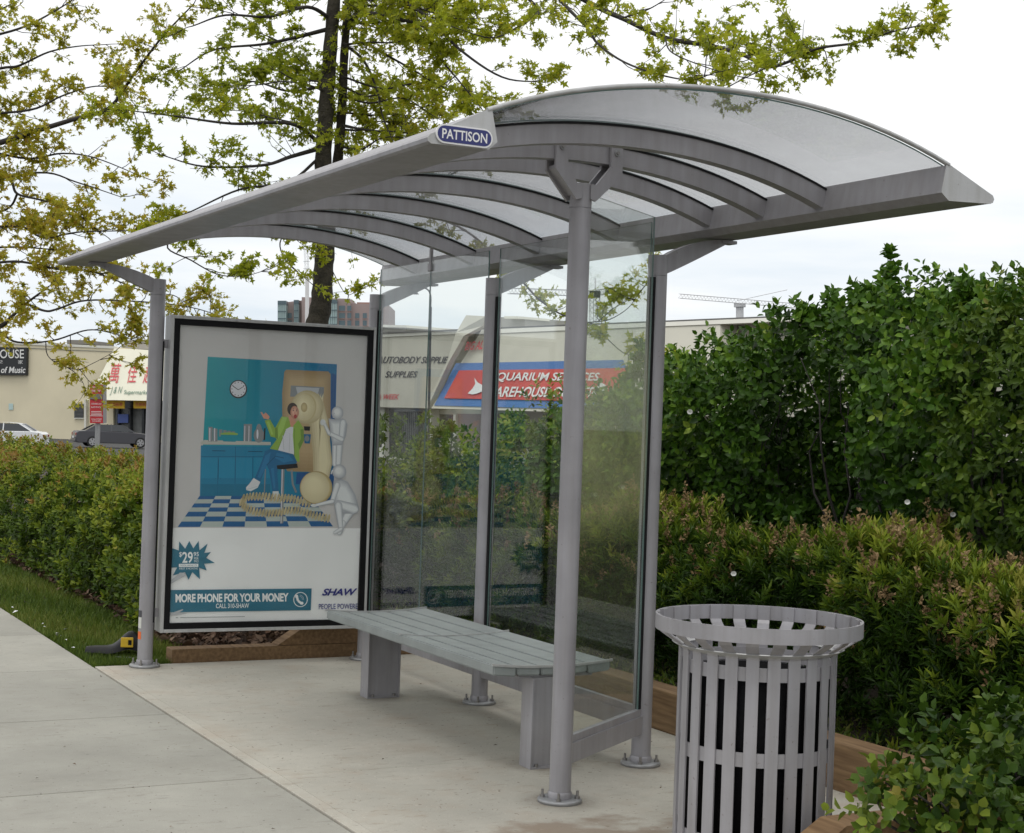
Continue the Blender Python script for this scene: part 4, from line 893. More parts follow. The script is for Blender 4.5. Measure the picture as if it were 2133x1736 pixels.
hedgebox('hedge', 'clipped low hedge with reddish new leaves running left along the lawn', 'hedge', -.90, 1.1, 4.5, 27, .90, .0, 7400, 9, .062, .032, 'leaf_left', T_ROUND, 1.05, .42, 5, .12, 0, .06, 2.0, .5)

def shrub(label, zt, x0, x1, y0, y1, z0, n, mat, ln, wd, seed, tips, hue=0., inner=1.0, tpl=T_ROUND):
    root = thing('shrub', label, 'shrub', ((x0+x1)/2, (y0+y1)/2, z0), 'tall shrubs behind the low hedge')
    y = rng.uniform(y0, y1, n); zt_ = np.array([zt(v) for v in y]); u = rng.random(n)
    top = rng.random(n) < .26
    z = np.where(top, zt_-rng.random(n)**2*.25, z0+(zt_-z0)*u)
    hh_ = (z-z0)/(zt_-z0)
    bulge = .35*np.sin(np.clip(hh_, 0, 1)*2.4)
    x = np.where(top, x0+.1+rng.random(n)*(x1-x0-.2), x0+.25-bulge+rng.random(n)**1.5*.55)
    p = np.stack([x, y, z], 1); nb = vnoise(p, seed, 3.2); nb2 = vnoise(p, seed+9, 7.)
    p += np.where(top[:, None], np.array([[0, 0, 1.]]), np.array([[-1., -.15, 0]]))*(nb*.26+nb2*.09)[:, None]
    sel = (nb+.6*nb2) > -.46
    p, top, nb, hh_ = p[sel], top[sel], nb[sel], hh_[sel]; m_ = len(p)
    d = np.where(top[:, None], np.array([[-.2, 0, 1.]]), np.array([[-.9, -.25, .35]]))+unit(m_)*.55
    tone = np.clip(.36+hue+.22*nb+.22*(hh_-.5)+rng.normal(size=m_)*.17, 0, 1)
    st = MB()
    for _ in range(46):
        yy = random.uniform(y0, y1); xx = random.uniform(x0+.1, x1-.3); H = zt(yy); pts = [np.array([xx, yy, z0])]
        for k in range(7): pts.append(pts[-1]+np.array([random.gauss(-.01, .07), random.gauss(0, .09), (H-z0)*.122]))
        st.tube(pts, [.016, .014, .012, .010, .008, .006, .004, .003], 'bark_twig', 5, False)
    TP, TD = [], []
    for (ty, tz, tx, h) in tips:            # long shoots standing clear of the outline
        q = np.array([tx, ty, tz]); pts = [q]; dx, dy = random.gauss(0, .12), random.gauss(0, .15)
        for k in range(5): pts.append(pts[-1]+np.array([dx+random.gauss(0, .05), dy+random.gauss(0, .05), 1])*h/5)
        st.tube(pts, [.006, .005, .004, .003, .0025, .002], 'bark_twig', 5, False)
        for k in range(1, 6):
            for _ in range(3): TP.append(pts[k]+np.array([random.gauss(0, .02), random.gauss(0, .02), random.gauss(0, .02)])); TD.append(np.array([random.gauss(0, .8), random.gauss(0, .8), .5]))
    st.build('stems', root)
    # leaves deeper inside, so that little shows through
    ni = int(n*1.1*inner); yi = rng.uniform(y0, y1, ni); zi = z0+(np.array([zt(v) for v in yi])-.18-z0)*rng.random(ni); xi = rng.uniform(x0+.55, x1-.1, ni)
    pi_ = np.stack([xi, yi, zi], 1); sl = rng.uniform(.06, .16, m_)
    p = np.concatenate([p, pi_, np.array(TP)]); d = np.concatenate([d, unit(ni)+np.array([-.6, 0, .4]), np.array(TD)])
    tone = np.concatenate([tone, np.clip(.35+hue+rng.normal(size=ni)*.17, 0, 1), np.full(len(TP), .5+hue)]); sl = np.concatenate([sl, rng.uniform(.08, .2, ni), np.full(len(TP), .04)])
    shoots(p, d, 6, ln, wd, 1.15, sl, tone, mat, 'foliage', root, tpl)
    if TP and False:
        TP, TD = np.array(TP), np.array(TD); m_ = len(TP)
        shoots(TP, TD, 3, ln*.85, wd*.85, 1.0, np.full(m_, .04), np.full(m_, .5+hue), mat, 'top_shoots', root, tpl)
    return root
def prof(ys, zs): return lambda y: float(np.interp(y, ys, zs))+.05*math.sin(y*7.1)+.04*math.sin(y*12.7+1)
zt1 = prof([-.2, .3, 1.2, 1.7, 2.4, 3.2, 4.0, 4.6], [2.20, 2.27, 2.32, 2.27, 2.08, 1.88, 1.70, 1.60])
tps = [(random.uniform(.2, 4.2),) for _ in range(34)]
tips1 = [(t[0], zt1(t[0])-.05, random.uniform(2.2, 2.9), random.uniform(.06, .18)) for t in tps]+[(1.15, 2.28, 2.35, .30), (1.20, 2.26, 2.4, .20), (3.75, 1.85, 2.3, .25)]
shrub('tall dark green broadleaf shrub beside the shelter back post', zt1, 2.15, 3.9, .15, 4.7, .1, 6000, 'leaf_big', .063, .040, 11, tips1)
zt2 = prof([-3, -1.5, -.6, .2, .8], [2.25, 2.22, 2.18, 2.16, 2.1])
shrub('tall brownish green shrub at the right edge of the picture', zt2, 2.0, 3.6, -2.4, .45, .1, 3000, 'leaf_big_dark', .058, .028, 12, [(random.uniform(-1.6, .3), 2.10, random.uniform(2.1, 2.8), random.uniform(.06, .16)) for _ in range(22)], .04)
zt3 = prof([4.3, 5.0, 6.0, 7.2, 8.6, 10], [1.62, 1.55, 1.45, 1.26, 1.08, .92])
shrub('lower scrubby yellow green shrub seen through the rear glass', zt3, 2.2, 3.6, 4.5, 10, .1, 2900, 'leaf_low', .058, .030, 13, [(random.uniform(4.6, 9), 1.25, random.uniform(2.1, 2.7), random.uniform(.15, .35)) for _ in range(14)], .12)
# pale bindweed flowers in the tall shrub
for fx_, fy_ in ((1437, 858), (1528, 1195), (1985, 1072), (1890, 1046)):
    p = at(fx_, fy_, 8.3); mb = MB(); dirn = C0-p; dirn /= np.linalg.norm(dirn); a_ = np.cross(dirn, UP); a_ /= np.linalg.norm(a_); b_ = np.cross(a_, dirn)
    ring = [p+(a_*math.cos(t)+b_*math.sin(t)*.9)*.015 for t in np.linspace(0, 2*math.pi, 11)[:-1]]
    mb.add(ring+[p-dirn*.018], [[i, (i+1) % 10, 10] for i in range(10)], 'flower'); o = mb.build('bindweed_flower'); tag(o, 'small white trumpet flower among the dark green leaves', 'flower', 'white flowers in the tall shrub')

# round-leaved bush in the near right corner
fb = thing('bush', 'round leaved green bush in the near right corner over the timber', 'bush', (.3, -2.3, .12))
n = 820; c = np.array([[-.36, -2.10, .27], [-.16, -2.18, .30], [.14, -2.2, .33], [.50, -2.05, .33], [.92, -2.1, .36], [-.10, -2.3, .14], [.28, -2.3, .18], [.65, -2.35, .22]]); rr = np.array([.14, .22, .27, .29, .32, .24, .27, .3]); w_ = rr**2/np.sum(rr**2)
ci = rng.choice(len(c), n, p=w_); dv = unit(n); dv[:, 2] = np.abs(dv[:, 2])*.9+.05*rng.normal(size=n); p = c[ci]+dv*(rr[ci]*(.35+.9*rng.random(n)**.8))[:, None]
kk = p[:, 2] > .05; p, dv = p[kk], dv[kk]; n = len(p)
shoots(p, dv+unit(n)*.4+np.array([-.1, -.1, .3]), 6, .054, .037, 1.1, rng.uniform(.06, .13, n), np.clip(.36+.2*vnoise(p, 3, 7.)+rng.normal(size=n)*.2, 0, 1), 'leaf_fore', 'foliage', fb, T_ROUND)
st = MB()
for i in range(60):
    q = c[i % len(c)]; e = q+unit(1)[0]*rr[i % len(c)]*np.array([1.25, 1.1, 1.0]); st.tube([np.array([q[0]*.5+.15, q[1], .08]), (q+e)/2-UP*.02, e], [.007, .005, .003], 'bark_twig', 5, False)
st.build('stems', fb)

# ================================================================== TREES
def smooth(pts, n=6):
    P = gt(pts); P = [2*P[0]-P[1]]+P+[2*P[-1]-P[-2]]; o = []
    for i in range(1, len(P)-2):
        for k in range(n):
            t = k/n; a, b, c, d = P[i-1:i+3]; o.append(.5*((2*b)+(c-a)*t+(2*a-5*b+4*c-d)*t*t+(3*b-a-3*c+d)*t**3))
    return o+[P[-2]]
def grow_tree(label, base_d, trunks, limbs, mat, lsize, hue, dens, group):
    x_, y_ = trunks[0][0][0][:2]; b0 = at(x_, y_, trunks[0][1])
    root = thing('tree', label, 'tree', (b0[0], b0[1], 0), group)
    tk = MB()
    for pts, d0, r0, r1 in trunks:
        P = smooth([at(x, y, d0+(dd if len(q) == 0 else q[0])) for (x, y, *q) in pts for dd in (0,)], 8)
        if pts[0][1] > 600: P = [np.array([P[0][0], P[0][1], -.1])]+P
        rad = list(np.linspace(r0, r1, len(P))*(1+.05*np.sin(np.arange(len(P))*1.7)))
        tk.tube(P, rad, 'bark', 20)
    tk.build('trunk', root)
    br = MB(); LP, LA = [], []
    def twig(p, d, ln, r, depth):
        pts = [p]; dd = d/np.linalg.norm(d); n = 5
        for k in range(n): dd = dd+np.array([random.gauss(0, .16), random.gauss(0, .16), random.gauss(.015, .12)]); dd /= np.linalg.norm(dd); pts.append(pts[-1]+dd*ln/n)
        br.tube(pts, list(np.linspace(r, r*.35, n+1)), 'bark_twig', 4, False)
        if depth > 0:
            for k in range(2, n+1):
                if random.random() < .75: twig(pts[k], dd*.5+np.array([random.gauss(0, .8), random.gauss(0, .8), random.gauss(.05, .5)]), ln*random.uniform(.3, .6), r*.6, depth-1)
        for k in range(1, n+1):
            if k > 1 and random.random() < .72:
                for _ in range(random.choice((3, 4, 5, 6))):
                    LP.append(pts[k]+np.array([random.gauss(0, .018) for _ in range(3)])); LA.append(dd*.5+np.array([random.gauss(0, .8), random.gauss(0, .8), random.gauss(-.1, .55)]))
    for pts, d0, d1, r0, r1, de in limbs:
        m_ = len(pts); P = smooth([at(x, y, d0+(d1-d0)*i/(m_-1)) for i, (x, y) in enumerate(pts)], 6)
        br.tube(P, list(np.linspace(r0*.72, r1*.7, len(P))), 'bark_twig', 8)
        seg = np.r_[0, np.cumsum([np.linalg.norm(P[i+1]-P[i]) for i in range(len(P)-1)])]; PA = np.array(P)
        k = max(2, int(seg[-1]*dens*de))
        for s_ in rng.uniform(.04*seg[-1], seg[-1], k):
            q = np.array([np.interp(s_, seg, PA[:, j]) for j in range(3)]); q2 = np.array([np.interp(min(s_+.1, seg[-1]), seg, PA[:, j]) for j in range(3)]); tdir = q2-q+1e-6
            tdir = tdir/np.linalg.norm(tdir)
            dv = tdir*random.uniform(.1, .9)+np.array([random.gauss(0, .7), random.gauss(0, .7), random.gauss(.12, .45)])
            twig(q, dv, random.uniform(.16, .50)*(1.1-.4*s_/seg[-1]), .005, 1 if random.random() < .6 else 0)
        twig(P[-1], P[-1]-P[-2], .3, .005, 1)
    br.build('branches', root)
    LP, LA = np.array(LP), np.array(LA); n = len(LP); ln = rng.uniform(.6, 1.25, n)*lsize
    nz_ = vnoise(LP, 4, 1.6)
    leaves('crown', T_LOBE, LP, LA, unit(n)+np.array([0, 0, .5]), ln, ln*rng.uniform(.42, .8, n), np.clip(hue+.16*nz_+rng.normal(size=n)*.17, 0, 1), mat, root)
    return n
t1 = []
def lim(pts, d0, d1, r0, r1, de=1.0): t1.append((pts, d0, d1, r0, r1, de))
lim([(690, 40), (640, 15), (560, 35), (470, 32), (400, 55)], 15.6, 14.6, .03, .008)
lim([(680, 62), (605, 81), (545, 93), (444, 105), (370, 150)], 15.6, 16.2, .03, .007)
lim([(668, 300), (605, 258), (484, 258), (363, 242), (262, 230)], 15.6, 14.2, .03, .006)
lim([(664, 310), (605, 327), (545, 345), (424, 347), (335, 323)], 15.6, 14.5, .032, .006)
lim([(675, 180), (600, 190), (520, 170), (440, 200)], 15.6, 16.6, .022, .006)
lim([(664, 330), (600, 380), (500, 395), (400, 440), (330, 470)], 15.6, 14.6, .022, .005, .8)
lim([(664, 470), (630, 470), (585, 500), (597, 545), (650, 592)], 15.6, 15.0, .014, .005, .7)
lim([(664, 480), (560, 480), (440, 455), (349, 510), (399, 543), (454, 572), (508, 575), (555, 563)], 15.6, 14.4, .016, .004, .75)
lim([(715, 60), (726, 40), (775, 28), (831, 40), (888, 60), (911, 113), (961, 175), (1007, 232)], 15.6, 14.4, .034, .006)
lim([(718, 30), (790, -30), (831, 0), (888, 34), (956, 102), (1046, 161), (1136, 172)], 15.6, 13.8, .036, .007, 1.1)
lim([(715, 90), (759, 129), (787, 194), (797, 242), (830, 320)], 15.6, 15.2, .024, .005)
lim([(712, 200), (770, 215), (840, 205), (900, 240)], 15.6, 15.8, .018, .005)
lim([(712, 260), (760, 270), (815, 275), (860, 240)], 15.6, 16.2, .015, .005)
lim([(760, 90), (850, 140), (920, 180), (980, 190)], 15.8, 16.2, .018, .005, 1.1)
lim([(800, -120), (980, -90), (1114, 11), (1103, 40), (1058, 68), (1018, 79), (950, 59)], 15.2, 13.6, .03, .005, .8)
lim([(800, -160), (1000, -120), (1227, 6), (1300, 40), (1385, 79), (1481, 96), (1543, 113), (1600, 138), (1640, 130), (1702, 102), (1781, 90), (1843, 71), (1905, 56), (1945, 53)], 15.4, 11.4, .040, .005, 1.15)
lim([(1130, -40), (1182, 17), (1227, 62), (1244, 90), (1295, 127), (1363, 153), (1436, 167), (1481, 155)], 13.8, 12.2, .022, .005, 1.15)
lim([(1385, 79), (1400, 110), (1470, 140), (1540, 160)], 12.9, 12.4, .010, .004, 1.2)
lim([(1493, 196), (1538, 170), (1600, 140)], 12.5, 12.2, .006, .006, .15)
lim([(1290, 40), (1350, 20), (1400, -10)], 13.2, 12.8, .012, .004, 1.3)
lim([(668, 420), (800, 425), (950, 470), (1040, 540), (1091, 590), (1117, 619), (1146, 641), (1178, 659), (1240, 677), (1258, 699), (1298, 735), (1330, 742)], 15.6, 12.6, .018, .004, .62)
lim([(1229, 672), (1269, 666), (1306, 644), (1327, 618)], 13.1, 12.7, .007, .003, 1.0)
lim([(690, 400), (760, 400), (900, 380), (1000, 330), (1060, 300)], 15.6, 14.2, .016, .005, .9)
lim([(690, 560), (720, 612), (745, 606)], 15.6, 15.4, .006, .003, .8)
rl = random.Random(5)
for i in range(20):
    y0_ = rl.uniform(-120, 330); sd = rl.choice((-1, -1, 1, 1, 1)); ln_ = rl.uniform(130, 380); x = 690 if sd < 0 else 715; d0 = 15.6; dd = rl.uniform(-1.8, 1.8); rise = rl.uniform(-.25, .30)
    pts = [(x, y0_)]
    for k in range(1, 5): pts.append((x+sd*ln_*k/4, y0_+ln_*k/4*rise+rl.uniform(-14, 14)))
    lim(pts, d0, d0+dd, .016, .004, 1.15)
n1 = grow_tree('street tree with two grey brown trunks and yellow green spring leaves', 15.6,
    [([(652, 705), (668, 640), (674, 560), (680, 470), (673, 360), (679, 230), (688, 100), (700, -60), (705, -230)], 15.6, .112, .052),
     ([(690, 430), (703, 340), (712, 230), (718, 100), (728, -20), (745, -180)], 15.75, .055, .030)], t1, 'leaf_tree', .080, .36, 7.4, 'street trees beyond the shelter')
t2 = []
def lim2(pts, d0, d1, r0, r1, de=1.0): t2.append((pts, d0, d1, r0, r1, de))
lim2([(-160, 340), (-40, 310), (60, 278), (150, 250), (226, 226), (275, 161), (335, 81), (404, 8)], 17, 16, .05, .009)
lim2([(-120, 170), (0, 143), (40, 137), (101, 109), (161, 97), (222, 93)], 17, 17.2, .025, .006, 1.1)
lim2([(-120, 330), (0, 359), (24, 379), (36, 404), (81, 416), (141, 432), (182, 464), (226, 496)], 17, 16.4, .028, .006)
lim2([(36, 404), (24, 428), (0, 442), (-60, 460)], 16.8, 17.2, .018, .012, .6)
lim2([(-120, 480), (0, 472), (48, 470), (113, 456), (150, 470)], 17, 16.5, .020, .006)
lim2([(48, 472), (93, 496), (161, 484), (282, 480), (330, 470)], 16.8, 16, .014, .005)
lim2([(-120, 750), (0, 681), (22, 662), (54, 633), (102, 597)], 17, 16.4, .040, .012, .7)
lim2([(54, 633), (94, 648), (120, 644), (182, 626), (309, 630), (399, 641), (470, 662)], 16.6, 15.8, .020, .005, 1.1)
lim2([(-80, 560), (30, 545), (120, 561), (182, 564), (236, 582), (291, 604), (360, 615)], 17, 16.2, .022, .005, 1.25)
lim2([(-60, 655), (0, 692), (36, 713), (109, 710), (182, 688), (236, 695), (285, 712)], 17, 16.2, .020, .005, .65)
lim2([(95, 711), (99, 740), (121, 758), (161, 770), (192, 758), (222, 742), (242, 730)], 16.5, 16.3, .008, .003, .8)
lim2([(-80, 90), (40, 60), (120, 20), (180, -20)], 17, 17, .022, .006, 1.1)
lim2([(-80, 240), (60, 230), (130, 200), (200, 180), (260, 190)], 17, 17, .02, .006, 1.1)
lim2([(-80, 300), (50, 330), (130, 320), (200, 330), (300, 370)], 17, 16.4, .02, .006, 1.1)
lim2([(-80, 390), (80, 360), (160, 380), (250, 410)], 17, 16.6, .02, .006, 1.0)
lim2([(-60, 40), (0, 20), (60, -10)], 17, 17.4, .015, .006, 1.0)
lim2([(-80, 520), (30, 515), (110, 520), (190, 525)], 17, 17, .02, .005, 1.0)
n2 = grow_tree('street tree reaching in from the left with bronze yellow spring leaves', 17, [([(-230, 1000), (-215, 700), (-200, 400), (-180, 100), (-170, -200)], 17, .16, .07)], t2, 'leaf_tree_brown', .078, .45, 9.0, 'street trees beyond the shelter')
print('LEAVES', n1, n2)

# ================================================================== BACKGROUND BUILDINGS
def flatpoly(mb, pts, fn, mat, k=0): mb.poly([fn(x, y, k) for x, y in pts], mat)
# ---- grey strip mall with the two sloped sign fascias
P0 = at(797, 870, 80.); P1 = at(1349, 870, 64.7); dM = (P1-P0); dM[2] = 0; dM /= np.linalg.norm(dM); nM = np.array([dM[1], -dM[0], 0]); nM = nM if nM@(C0-P0) > 0 else -nM
def cb(x, y, k=0): return onplane(x, y, P0+nM*k, nM)
sm = thing('shop_building', 'grey beige shop building with sloping sign fascias beyond the hedges', 'building', (*cb(1000, 900)[:2], -.8))
Z5 = lambda x, y: (731.7+x*.3027, 602.6+y*.3027)
def topy(x): return 696.4-.0415*(x-797)
mb = MB()
mb.prism([cb(640, topy(640)), cb(640, 1010), cb(1900, 1010), cb(1900, topy(1900))], -nM*14, 'grey_wall'); wall = mb.build('wall', sm)
mb = MB()                                   # left fascia stands proud of the wall
mb.prism([cb(640, topy(640)+1, .9), cb(640, 845, .9), cb(897, 851, .9), cb(945, 750, .9), cb(958, topy(958)+1, .9)], -nM*.88, 'grey_wall')
mb.prism([cb(640, topy(640)-1, .95), cb(640, topy(640)+6, .95), cb(962, topy(962)+6, .95), cb(962, topy(962)-1, .95)], -nM*.049, 'trim')
mb.build('fascia', sm)
mb = MB(); mb.prism([cb(640, topy(640)-4, 1.0), cb(640, topy(640)-1, 1.0), cb(1900, topy(1900)-1, 1.0), cb(1900, topy(1900)-4, 1.0)], -nM*14, 'flashing'); mb.build('roof_edge', sm)
# sloped sign wall
T0 = cb(1010, topy(1010), .95); B0 = cb(905, 851, 2.6); nS = np.cross(dM, T0-B0); nS /= np.linalg.norm(nS); nS = nS if nS@(C0-T0) > 0 else -nS
def sg(x, y, k=0): return onplane(x, y, T0+nS*k, nS)
mb = MB(); mb.prism([sg(1003, topy(1003)+2), sg(898, 851), sg(1500, 868), sg(1500, topy(1500)+2)], -nM*.9, 'grey_wall')
mb.prism([sg(1003, topy(1003)-1, .05), sg(998, topy(998)+8, .05), sg(1700, topy(1700)+8, .05), sg(1700, topy(1700)-1, .05)], -nM*.5, 'trim')
sf = mb.build('sign_fascia', sm)
mb = MB(); mb.prism([cb(970.8, 657, 1.6), cb(950, 693, 2.0), cb(932, 751, 2.3), cb(884, 851, 2.7), cb(890, 851, 2.7), cb(936, 752, 2.3), cb(966, 700, 2.0), cb(1004, 680, 1.6), cb(1012, 659, 1.6)], -nM*.3, 'grey_wall'); mb.build('buttress', sm)
mb = MB(); k = .04
mb.poly([sg(949.6, 757, k), sg(904, 845, k), sg(1340, 856, k), sg(1298, 750, k)], 'sign_blue')
k = .09; mb.poly([sg(956, 772, k), sg(925, 830, k), sg(1330, 838, k), sg(1303, 767, k)], 'sign_red2')
mb.build('sign_panel', sm)
mb = MB(); k = .14
def sgtext(body, x0, y0, x1, y1, mat, sh_, dy=0, bold=.02, fn=sg, k=.14):
    lettering(mb, body, lambda u, v: fn(x0+(x1-x0)*u+sh_*v, y1+(y0-y1)*v+dy*u, k), mat, bold)
sgtext('AQUARIUM SERVICES', 1014, 776, 1244, 796, 'sign_white', 7, .5); mb.build('lettering', sm); mb = MB()
sgtext('WAREHOUSE OUTLET', 1004, 805.5, 1232, 827, 'sign_white', 8, 1); mb.build('lettering', sm); mb = MB()
sgtext('BIG AL', 967, 712, 1004, 731, 'text_red', 6, -3, .03); mb.build('lettering', sm)
for cx, cy, s_ in ((990, 806, 1), (1247, 806, 1)):       # white angel fish
    mb = MB(); mb.poly([sg(cx+dx*s_, cy+dy, .14) for dx, dy in ((-16, 14), (-6, 4), (0, -6), (-2, -19), (5, -9), (14, -4), (20, 4), (14, 10), (4, 14), (-6, 16))], 'sign_white'); mb.build('fish_emblem', sm)
mb = MB(); k = 1.0
cbk = lambda x, y, kk=1.0: cb(x, y, .93)
sgtext('AUTOBODY SUPPLIES', 784, 743, 936, 757.5, 'text_dark', 6, 0, .02, cbk); mb.build('lettering', sm); mb = MB(); sgtext('SUPPLIES', 801, 773.5, 866, 787, 'text_dark', 5, 0, .02, cbk); mb.build('lettering', sm); mb = MB(); sgtext('7 DAYS A WEEK', 742, 821.5, 829, 832.5, 'text_red', 4, 0, .02, cbk)
mb.build('lettering', sm)
mb = MB(); k = .06
mb.poly([cb(690, 848, k), cb(690, 952, k), cb(889, 954, k), cb(889, 853, k)], 'window_dark')
for a, b in ((790, 801), (740, 745)): mb.prism([cb(a, 848, .35), cb(a, 955, .35), cb(b, 955, .35), cb(b, 849, .35)], -nM*.28, 'trim')
mb.prism([cb(690, 951, .35), cb(690, 956, .35), cb(889, 958, .35), cb(889, 953, .35)], -nM*.28, 'trim')
for xx in np.arange(830, 886, 4): mb.prism([cb(xx, 858, .12), cb(xx, 950, .12), cb(xx+1, 950, .12), cb(xx+1, 858, .12)], -nM*.05, 'window_blind')
mb.build('shop_window', sm)
mb = MB(); mb.prism([cb(889.5, 852, .5), cb(889.5, 965, .5), cb(898, 965, .5), cb(898, 852, .5)], -nM*.45, 'trim'); mb.prism([cb(897, 782, .6), cb(897, 799, .6), cb(931, 800, .6), cb(931, 783, .6)], -nM*.5, 'grey_wall_dark'); mb.build('pillar', sm)
mb = MB(); mb.poly([cb(916, 863, .05), cb(916, 912, .05), cb(944, 912, .05), cb(944, 864, .05)], 'window_dark'); mb.prism([cb(944, 864, .2), cb(944, 912, .2), cb(949, 912, .2), cb(949, 864, .2)], -nM*.16, 'trim')
mb.poly([cb(951, 862, .05), cb(951, 925, .05), cb(1100, 928, .05), cb(1100, 864, .05)], 'brick_wall'); mb.build('shop_door', sm)
mb = MB(); mb.prism([cb(1043, 661, -4), cb(1043, 690, -4), cb(1093, 690, -4), cb(1093, 661.6, -4)], -nM*5, 'roof_grey'); mb.prism([cb(1050, 659, -3.5), cb(1050, 664, -3.5), cb(1078, 664, -3.5), cb(1078, 659, -3.5)], -nM*2, 'trim'); mb.build('roof_plant_room', sm)
mb = MB(); mb.prism([cb(770, 678, -3), cb(770, 700, -3), cb(845, 700, -3), cb(845, 680, -3)], -nM*6, 'roof_grey'); mb.prism([cb(768, 676, -2.8), cb(768, 681, -2.8), cb(847, 683, -2.8), cb(847, 678, -2.8)], -nM*6.5, 'trim'); mb.build('roof_plant_room', sm)
# ---- cream building with black sign
Q0 = at(0, 870, 120.); Q1 = at(300, 870, 116.); dL = Q1-Q0; dL[2] = 0; dL /= np.linalg.norm(dL); nL = np.array([dL[1], -dL[0], 0]); nL = nL if nL@(C0-Q0) > 0 else -nL
def lw(x, y, k=0): return onplane(x, y, Q0+nL*k, nL)
Z4 = lambda x, y: (x*.2018, 671.4+y*.2018)
def lz(x, y, k=0): return lw(*Z4(x, y), k)
cbd = thing('shop_building', 'cream rendered shop building with a black music sign and white supermarket awning', 'building', (*lw(100, 900)[:2], -.75))
mb = MB(); mb.prism([lw(-300, 699), lw(-300, 920), lw(236, 920), lw(236, 723)], -nL*20, 'cream_wall')
mb.prism([lw(230, 726, -.3), lw(230, 920, -.3), lw(700, 930, -.3), lw(700, 745, -.3)], -nL*18, 'cream_wall'); mb.build('wall', cbd)
mb = MB(); mb.prism([lw(-300, 698, .08), lw(-300, 703, .08), lw(237, 726.5, .08), lw(237, 721.5, .08)], -nL*.5, 'trim'); mb.prism([lw(-300, 709.5, .05), lw(-300, 710.8, .05), lw(236, 733.4, .05), lw(236, 732.2, .05)], -nL*.045, 'grey_wall_dark'); mb.build('parapet', cbd)
mb = MB(); mb.prism([lz(-560, 250, .3), lz(-560, 542, .3), lz(270, 546, .3), lz(275, 262, .3)], -nL*.25, 'sign_black')
lzt = lambda x, y, k=0: lz(x, y, .34)
sgtext('HOUSE', -72, 282, 247, 374, 'sign_white', 0, 0, .01, lzt); sgtext('之', -8, 392, 32, 426, 'sign_white', 0, 0, 0, lzt); sgtext('家', 186, 392, 236, 432, 'sign_white', 0, 0, 0, lzt); sgtext('of Music', 6, 460, 258, 526, 'sign_white', 10, 0, .02, lzt)
mb.build('sign_board', cbd)
mb = MB(); mb.prism([lz(745, 835, .25), lz(745, 846, .25), lz(868, 846, .25), lz(868, 835, .25)], -nL*.2, 'trim'); mb.poly([lz(765, 846, .05), lz(765, 990, .05), lz(862, 992, .05), lz(862, 846, .05)], 'window_blind')
for yy in range(860, 985, 14): mb.prism([lz(768, yy, .09), lz(768, yy+5, .09), lz(860, yy+5, .09), lz(860, yy, .09)], -nL*.03, 'window_dark')
mb.prism([lz(760, 990, .15), lz(760, 996, .15), lz(866, 998, .15), lz(866, 992, .15)], -nL*.1, 'trim'); mb.build('window', cbd)
mb = MB(); mb.poly([lz(90, 840, .05), lz(90, 905, .05), lz(135, 905, .05), lz(135, 840, .05)], 'tower_glass'); mb.build('notice', cbd)
mb = MB(); mb.prism([lz(868, 800, .3), lz(868, 1160, .3), lz(886, 1160, .3), lz(886, 800, .3)], -nL*.25, 'trim'); mb.build('downpipe', cbd)
# awning (sloped)
A0 = lz(1180, 270, .2); A1 = lz(890, 800, 2.4); nW = np.cross(dL, A0-A1); nW /= np.linalg.norm(nW); nW = nW if nW@(C0-A0) > 0 else -nW
def aw(x, y, k=0): return onplane(*Z4(x, y), A0+nW*k, nW)
mb = MB(); mb.prism([aw(1180, 272), aw(1010, 600), aw(890, 800), aw(2600, 830), aw(2600, 330)], -nL*.6, 'awning')
awt = lambda x, y, k=0: aw(x, y, .06)
sgtext('萬', 1112, 425, 1215, 628, 'text_red', 40, 0, 0, awt); sgtext('佳', 1300, 430, 1395, 628, 'text_red', 40, 0, 0, awt); sgtext('超', 1470, 440, 1565, 632, 'text_red', 40, 0, 0, awt)
sgtext('J & N', 1130, 665, 1240, 755, 'text_green', 25, 0, -.005, awt); sgtext('Supermarket', 1275, 700, 1540, 755, 'text_green', 10, 3, .005, awt)
mb.build('awning', cbd)
for a, b in ((1098, 1285), (1378, 1560)):
    mb = MB(); mb.prism([lz(a, 808, 1.5), lz(a, 890, 1.5), lz(b, 892, 1.5), lz(b, 810, 1.5)], -nL*.06, 'yellow_banner'); sgtext('生鮮蔬果', a+20, 830, b-20, 868, 'text_red', 0, 0, 0, lambda x, y, k=0: lz(x, y, 1.53)); mb.build('banner', cbd)
mb = MB(); mb.poly([lz(888, 800, -.2), lz(888, 1150, -.2), lz(2600, 1190, -.2), lz(2600, 830, -.2)], 'window_blind')
for a, b in ((1205, 1222), (1325, 1345), (1462, 1485)): mb.prism([lz(a, 890, .2), lz(a, 1150, .2), lz(b, 1150, .2), lz(b, 890, .2)], -nL*.35, 'window_dark')
mb.prism([lz(1215, 950, .3), lz(1215, 1040, .3), lz(1322, 1040, .3), lz(1322, 950, .3)], -nL*.05, 'blue_panel'); mb.poly([lz(1285, 820, -.1), lz(1285, 890, -.1), lz(1378, 890, -.1), lz(1378, 820, -.1)], 'window_dark'); mb.build('shop_front', cbd)
mb = MB(); mb.prism([lz(690, 182, -6), lz(690, 225, -6), lz(880, 225, -6), lz(880, 186, -6)], -nL*4, 'flashing'); mb.prism([lz(1290, 190, -8), lz(1240, 280, -8), lz(1800, 280, -8), lz(1700, 175, -8)], -nL*4, 'roof_grey'); mb.build('roof_plant_room', cbd)
